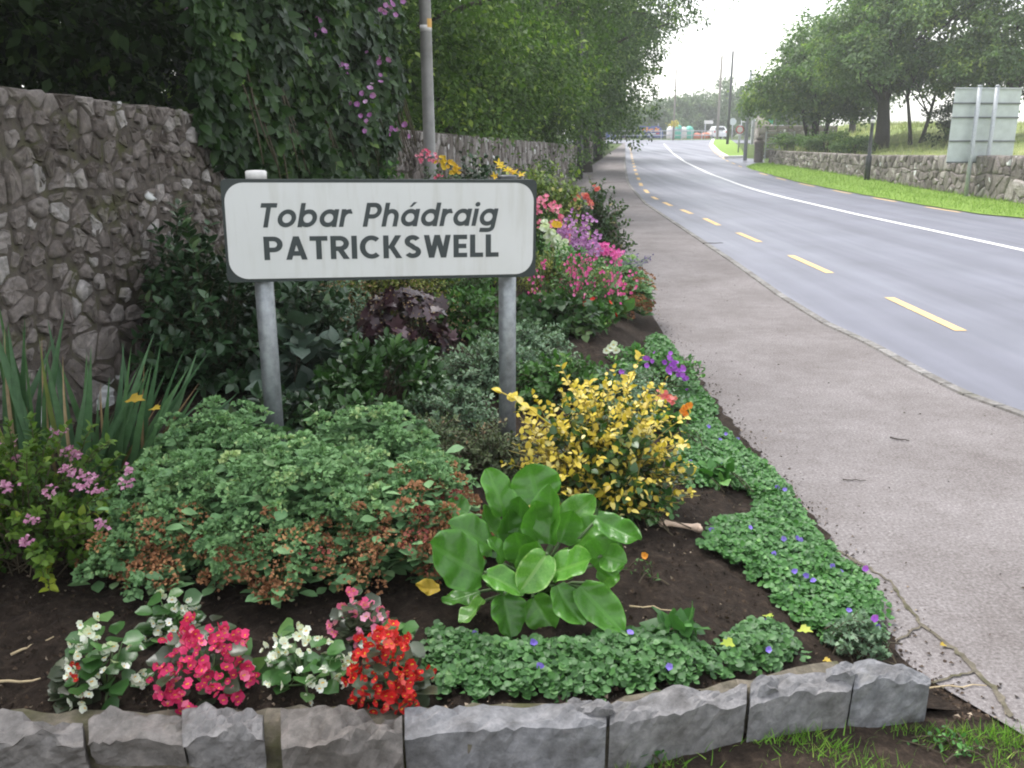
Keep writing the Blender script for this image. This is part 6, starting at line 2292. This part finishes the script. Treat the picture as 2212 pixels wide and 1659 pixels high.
# --- beyond the right post and above the sign
r, _ = shrub('rose_bush', 'rose bush with coral red roses at the footpath edge beyond the sign', B(1285, 11.2), .5, .45, .95, 150, 16, .06, leafmat('rose leaf', (.02, .045, .014), (.06, .12, .035), (.2, .17, .06), .4, .2), OVATE, cat='rose bush', s0=.15)
pp = at_px(r, [(1243, 432), (1250, 440), (1272, 433), (1238, 442), (1278, 440), (1292, 408), (1240, 420), (1262, 422)], 10.7)
add_flowers(r, np.repeat(pp, 5, 0) + RNG.normal(size=(40, 3)) * .025, np.array((0, -1, .5)) + RNG.normal(size=(40, 3)) * .35, .034, 5, F_CORAL, .7, False, per=5)
r, _ = shrub('phlox', 'magenta phlox standing in front of the coral rose bush', B(1245, 8.7), .22, .24, .42, 50, 14, .06, L_GREEN, LANCE, cat='phlox', s0=.2, wid=1.3)
pp, nn_ = surf(34, .22, .22, .56, .45)
add_flowers(r, np.repeat(pp, 9, 0) + RNG.normal(size=(306, 3)) * .028, np.array((0, -.8, .6)) + RNG.normal(size=(306, 3)) * .3, .02, 5, F_MAUVE, .3, False, per=9)
r, _ = shrub('phlox', 'magenta and pink phlox clump right at the footpath edge beyond the white blooms', B(1306, 9.4), .15, .18, .34, 34, 14, .06, L_GREEN, LANCE, cat='phlox', s0=.2, wid=1.3)
pp, nn_ = surf(20, .16, .16, .42, .3)
add_flowers(r, np.repeat(pp, 9, 0) + RNG.normal(size=(180, 3)) * .03, np.array((0, -.8, .6)) + RNG.normal(size=(180, 3)) * .3, .022, 5, F_HOT, .3, False, per=9)
r, _ = shrub('phlox', 'rose pink phlox showing at the right end of the sign', B(1180, 9.2), .24, .24, .62, 50, 14, .06, L_GREEN, LANCE, cat='phlox', s0=.2, wid=1.3)
pp, nn_ = surf(20, .24, .24, .68, .4)
add_flowers(r, np.repeat(pp, 9, 0) + RNG.normal(size=(180, 3)) * .03, np.array((0, -.8, .6)) + RNG.normal(size=(180, 3)) * .3, .022, 5, F_PINK, .3, False, per=9)
r, _ = shrub('white_rose', 'plant with large creamy white blooms right beside the end of the sign', B(1195, 8.1), .2, .2, .45, 40, 12, .06, L_GREEN, OVATE, cat='rose bush', s0=.2)
pp = at_px(r, [(1188, 500), (1196, 510), (1186, 516), (1202, 525), (1212, 540), (1205, 545), (1216, 534), (1178, 492)], 7.9)
add_flowers(r, np.repeat(pp, 5, 0) + RNG.normal(size=(40, 3)) * .022, np.array((0, -1, .4)) + RNG.normal(size=(40, 3)) * .4, .042, 5, F_WHITE, .7, False, per=5)
add_flowers(r, at_px(r, [(1200, 487), (1206, 488)], 7.95), np.array((0, -1, .6)), .045, 6, F_YEL, .5, False, 'yellow_flower')
r, _ = shrub('green_perennial', 'fresh green mound below the large white blooms', B(1215, 7.6), .3, .3, .42, 90, 14, .045, L_CAMP2, OVATE, cat='perennial', s0=.25)
r, _ = shrub('lavender', 'lavender with grey purple spikes leaning over the footpath', B(1310, 8.3), .2, .2, .26, 60, 10, .04, L_GREY, LANCE, cat='lavender', s0=.2)
m = MB()
st = MB()
for k in range(34):
    a0 = np.array((RNG.normal() * .08, RNG.normal() * .1, .16))
    t0 = a0 + np.array((.16 + RNG.random() * .14, RNG.normal() * .1, .1 + RNG.random() * .12))
    st.tube([tuple(a0), tuple(t0)], [.003, .002], 4)
    m.scatter(BUD, t0 + (np.linspace(-.35, .15, 12)[:, None]) * (t0 - a0) * .6 + RNG.normal(size=(12, 3)) * .006, rand_dirs(12), rand_dirs(12), .016)
m.build('flowers', petalmat('lavender bud', (.12, .09, .22), (.25, .2, .42)), r)
st.build('flower_stems', L_GREY, r)
r, _ = shrub('variegated_shrub', 'yellow green variegated shrub behind the right top corner of the sign', B(1180, 10.4), .62, .5, 1.02, 150, 16, .07, leafmat('variegated leaf', (.06, .12, .03), (.25, .33, .07), (.6, .55, .2), .4, .2), OVATE, s0=.2)
r, _ = shrub('rose_bush', 'rose bush with pink red roses at the foot of the grey lamp post', B(935, 9.4), .45, .4, 1.0, 110, 15, .06, leafmat('rose leaf dark', (.018, .04, .012), (.055, .105, .03), (.16, .14, .05), .4, .2), OVATE, cat='rose bush', s0=.2)
pp = at_px(r, [(915, 335), (925, 332), (934, 338), (930, 345), (940, 350), (905, 345), (950, 385)], 9.1)
add_flowers(r, np.repeat(pp, 4, 0) + RNG.normal(size=(28, 3)) * .022, np.array((0, -1, .4)) + RNG.normal(size=(28, 3)) * .4, .025, 5, F_PINK, .7, False, per=4)
r, _ = shrub('yellow_daisy', 'clump of golden yellow flowers seen over the middle of the sign', B(975, 8.9), .3, .3, .98, 70, 14, .06, L_GREEN, LANCE, cat='flower', s0=.2, wid=1.3)
pp = at_px(r, [(948, 342), (955, 352), (962, 348), (970, 356), (978, 362), (985, 358), (990, 368), (975, 372), (995, 378), (960, 362)], 8.65)
add_flowers(r, np.repeat(pp, 3, 0) + RNG.normal(size=(30, 3)) * .02, np.array((0, -1, .5)) + RNG.normal(size=(30, 3)) * .35, .024, 8, F_YEL, .3, False, per=3)
r, _ = shrub('yellow_lily', 'tall plant with pointed yellow petals above the right part of the sign', B(1095, 8.6), .3, .3, .95, 60, 14, .08, L_YG, LANCE, cat='lily', s0=.2, wid=1.2)
pp = at_px(r, [(1083, 362), (1095, 370), (1110, 376), (1102, 372), (1078, 355), (1068, 382), (1125, 380)], 8.35)
add_flowers(r, pp, np.array((0, -.7, 1)) + RNG.normal(size=(7, 3)) * .3, .055, 5, F_YEL, .8, False, tmpl=LANCE)
shrub('leafy_shrub', 'dark leafy shrub seen over the sign between yellow flowers and the wall', B(1035, 10.0), .55, .45, 1.18, 120, 15, .075, L_DARK, OVATE, s0=.2)
shrub('leafy_shrub', 'light green leafy shrub under the climber above the sign', B(720, 7.4), .55, .4, 1.02, 130, 14, .085, leafmat('soft green leaf', (.03, .07, .02), (.09, .18, .05), (.25, .36, .08), .45, .22), OVATE_W, s0=.2)
shrub('leafy_shrub', 'mid green shrub above the sign beside the pink red roses', B(845, 8.4), .5, .4, 1.0, 120, 14, .07, L_GREEN, OVATE, s0=.2)
shrub('low_shrub', 'low leafy filler shrub behind the sign beneath the yellow flowers', B(960, 7.9), .9, .5, .62, 200, 14, .07, L_GREEN, OVATE, s0=.2)
shrub('low_shrub', 'low dark filler shrub against the wall behind the left part of the sign', B(640, 6.6), .5, .5, .75, 150, 14, .075, L_DARK, OVATE, s0=.2)
shrub('low_shrub', 'green filler shrub along the foot of the wall beyond the roses', (wallx(13.5) + .75, 13.5, hb(wallx(13.5) + .75, 13.5)), .6, 1.2, .6, 200, 12, .08, L_GREEN, OVATE, s0=.2)
shrub('low_shrub', 'low mixed shrub at the far end of the flower bed before the footpath widens', (wallx(17) + .7, 16.6, hb(wallx(17) + .7, 16.6)), .6, 1.2, .5, 180, 12, .08, L_GREEN, OVATE, s0=.2)



# --- filler between the sign posts and the path
shrub('leafy_perennial', 'dark leafy perennial filling the bed between the purple heuchera and the right post', B(1010, 5.8), .38, .34, .32, 90, 12, .055, L_GREEN, OVATE, cat='perennial', s0=.25)
shrub('hebe', 'second grey green hebe a little farther back, right of the right sign post', B(1130, 5.15), .36, .3, .26, 150, 20, .032, L_GREY, LANCE, s0=.3, wid=1.5, cat='hebe', up=.4)
shrub('hebe', 'low grey green hebe in front of the glossy azalea', B(965, 4.15), .3, .26, .2, 130, 20, .028, L_GREY, LANCE, s0=.3, wid=1.5, cat='hebe', up=.4)
shrub('heath_shrub', 'brownish heath between the green sedum and the left of the right post', B(930, 3.75), .24, .22, .2, 110, 20, .024, leafmat('heath leaf', (.045, .07, .03), (.11, .15, .065), (.24, .15, .09), .6, .12), LANCE, s0=.2, wid=1.4)
shrub('leafy_perennial', 'green perennial behind the golden shrub leaves, right of the hebe', B(1215, 4.5), .36, .3, .24, 110, 14, .045, L_GREEN, OVATE, cat='perennial', s0=.25)
shrub('golden_shrub', 'second golden green shrub behind the right sign post under the sign', B(960, 7.6), .5, .4, .5, 150, 18, .036, L_GOLDG, OVATE, s0=.2)
shrub('olive_perennial', 'feathery olive green plant among the pink spikes near the path', B(1290, 7.4), .3, .3, .34, 80, 18, .035, L_GOLDG, LANCE, cat='perennial', s0=.2)
shrub('leafy_perennial', 'dark leafy perennial below the left end of the sign behind the left post', B(560, 5.4), .4, .3, .6, 90, 14, .07, L_DARK, OVATE, cat='perennial', s0=.2)
shrub('evergreen_shrub', 'low dark shrub at the foot of the left sign post behind the sedum', B(610, 4.0), .3, .22, .24, 60, 14, .06, L_DARK, OVATE, s0=.2)
shrub('evergreen_shrub', 'low dark shrub between the azalea and the green sedum', B(745, 3.9), .28, .2, .24, 60, 14, .06, L_AZA, OBOV, s0=.3)


# ------------------------------------------------------------------ grass and litter (stuff)
GRS = leafmat('lawn grass blade', (.08, .18, .02), (.17, .35, .04), (.34, .42, .1), .6, .25)
STRAW = leafmat('dry grass blade', (.2, .24, .08), (.36, .38, .17), (.52, .47, .28), .7, .2)
BLG = leaf_t(3, lambda t: .04 * (1 - t) + .004, .2, .3)
n = 36000
P = np.stack([RNG.uniform(.25, 2.3, n), RNG.uniform(1.45, 2.45, n)], 1)
f = .5 + .5 * np.sin(P[:, 0] * 5.2 + 2 * np.sin(P[:, 1] * 6.0)) * np.sin(P[:, 1] * 9.3 + 1.3 * np.sin(P[:, 0] * 7)) + .22 * RNG.normal(size=n)
fy = np.array([curve_at(STF, x) for x in P[:, 0]])
ok = (f > .5) & (P[:, 1] < fy - .015) & (P[:, 0] < 1.32 + (2.35 - P[:, 1]) * .8)
P = P[ok]
k = len(P)
m = MB()
m.scatter(BLG, np.column_stack([P, [soilz(a, b) - .003 for a, b in P]]), np.stack([RNG.normal(size=k) * .6, RNG.normal(size=k) * .6, np.ones(k)], 1), rand_dirs(k), RNG.uniform(.018, .05, k), 1.0)
tag(m.build('grass', GRS), 'thin patches of short bright grass in front of the stone edging', 'grass', None, 'stuff')
r, _ = shrub('weed', 'small broad leaved weed in the soil before the long slate edging stone', (*PZ(1392, 1652, 0)[:2], -.005), .035, .03, .1, 9, 5, .035, L_CAMP2, OBOV, cat='weed', s0=.3)
r, _ = shrub('weed', 'low weed with small round leaves left of the upright weed before the edging', (*PZ(1345, 1656, 0)[:2], -.005), .04, .03, .035, 9, 5, .022, L_CAMP2, ROUND, cat='weed', s0=.3)
r, _ = shrub('weed', 'weed with pale leaves in the front soil at the right, below the cracked concrete', (*PZ(2050, 1610, 0)[:2], -.005), .05, .05, .03, 12, 5, .022, L_CAMP2, OBOV, cat='weed', s0=.3)
# mown verge edges
n = 15000
y = RNG.uniform(17, 46, n)
t = RNG.random(n)
xr_ = np.array([rx(a) for a in y]) + .12
xw_ = np.interp(y, [17, 22.4, 34, 46.5], [12.35, 12.45, 13.05, 12.9])
ff = np.clip((y - 43) / 4, 0, 1)
xr_ = xr_ + ff * ff * np.maximum(0, xw_ - xr_ - .3)
x = xr_ + (xw_ - xr_) * t
m = MB()
zz = np.array([rise(a) for a in y]) + ROADZ + .02 + .05 * np.minimum(1, t * 4)
m.scatter(BLG, np.stack([x, y, zz], 1), np.stack([RNG.normal(size=n) * .5, RNG.normal(size=n) * .5, np.ones(n)], 1), rand_dirs(n), RNG.uniform(.04, .09, n) * (1 + .6 * (t > .93)), 2.0)
tag(m.build('verge_grass', leafmat('verge blade', (.15, .25, .035), (.25, .37, .07), (.36, .43, .13), .6, .25)), 'short bright grass blades of the mown verge', 'grass', None, 'stuff')
n = 22000
u, v = RNG.random(n), RNG.random(n)
Q = np.array([fieldp(a * .75, .12 + .85 * b) for a, b in zip(u, v)])
m = MB()
m.scatter(BLG, Q, np.stack([RNG.normal(size=n) * .35, RNG.normal(size=n) * .35, np.ones(n)], 1), rand_dirs(n), RNG.uniform(.15, .42, n), 1.2, np.clip(.5 + .4 * np.sin(Q[:, 0] * .7) * np.sin(Q[:, 1] * .5) + RNG.normal(size=n) * .2, 0, 1))
tag(m.build('meadow_grass', STRAW), 'long pale dry grass of the rough meadow', 'grass', None, 'stuff')
# crumbs of soil, bark chips and dry bits
CHIP = leafmat('litter chip', (.02, .014, .01), (.09, .06, .04), (.4, .32, .24), .9, .05)
n = 9000
x = RNG.uniform(-2.2, 2.0, n)
y = 2.05 + 2.6 * RNG.random(n) ** 1.6
yb_ = np.array([curve_at(STB, a) for a in x])
ok = (y > yb_ + .01) & (x < np.array([xe(a) for a in y]) + .06)
x, y = x[ok], y[ok]
k = len(x)
zz = np.array([hb(a, b) for a, b in zip(x, y)])
m = MB()
m.scatter(BUD, np.stack([x, y, zz + .006], 1), rand_dirs(k, .1), rand_dirs(k, .8), RNG.uniform(.004, .018, k) ** 1.0, RNG.uniform(.4, 1.3, k), np.clip(RNG.random(k) ** 1.8, 0, 1), 0, False)
tag(m.build('soil_litter', CHIP), 'crumbs, bark chips and dry bits scattered over the bed soil', 'soil litter', None, 'stuff')
n = 1100
y = 2.2 + 9 * RNG.random(n) ** 1.7
x = np.array([xe(a) for a in y]) + .02 + RNG.exponential(size=n) * .06
m = MB()
m.scatter(BUD, np.stack([x, y, np.full(n, .004)], 1), rand_dirs(n, 0) * np.array((1, 1, .1)), np.array((0, 0, 1)), RNG.uniform(.004, .02, n), RNG.uniform(.3, 1.0, n), None, 0, False)
n = 160
y = 2.6 + 11 * RNG.random(n)
x = np.array([xe(a) + (kx(a) - xe(a)) * q for a, q in zip(y, RNG.random(n))])
m.scatter(BUD, np.stack([x, y, np.full(n, .004)], 1), rand_dirs(n, 0) * np.array((1, 1, .1)), np.array((0, 0, 1)), RNG.uniform(.005, .02, n), RNG.uniform(.3, .8, n), None, 0, False)
tag(m.build('path_litter', CHIP), 'soil crumbs and dry bits strewn on the footpath', 'litter', None, 'stuff')


# ------------------------------------------------------------------ the damp air
hm_ = bpy.data.materials.new('haze')
hm_.use_nodes = True
t = hm_.node_tree
t.nodes.remove(t.nodes['Principled BSDF'])
pv_ = t.nodes.new('ShaderNodeVolumePrincipled')
pv_.inputs['Color'].default_value = (.98, .99, 1.0, 1)
pv_.inputs['Density'].default_value = 0.0013
pv_.inputs['Anisotropy'].default_value = 0.35
lk(t, pv_.outputs[0], t.nodes['Material Output'].inputs['Volume'])
m = MB()
m.box((0, 190, 8), (520, 445, 19))
hz = m.build('haze', hm_)
tag(hz, 'thin pale damp haze over the whole road', 'haze', None, 'stuff')
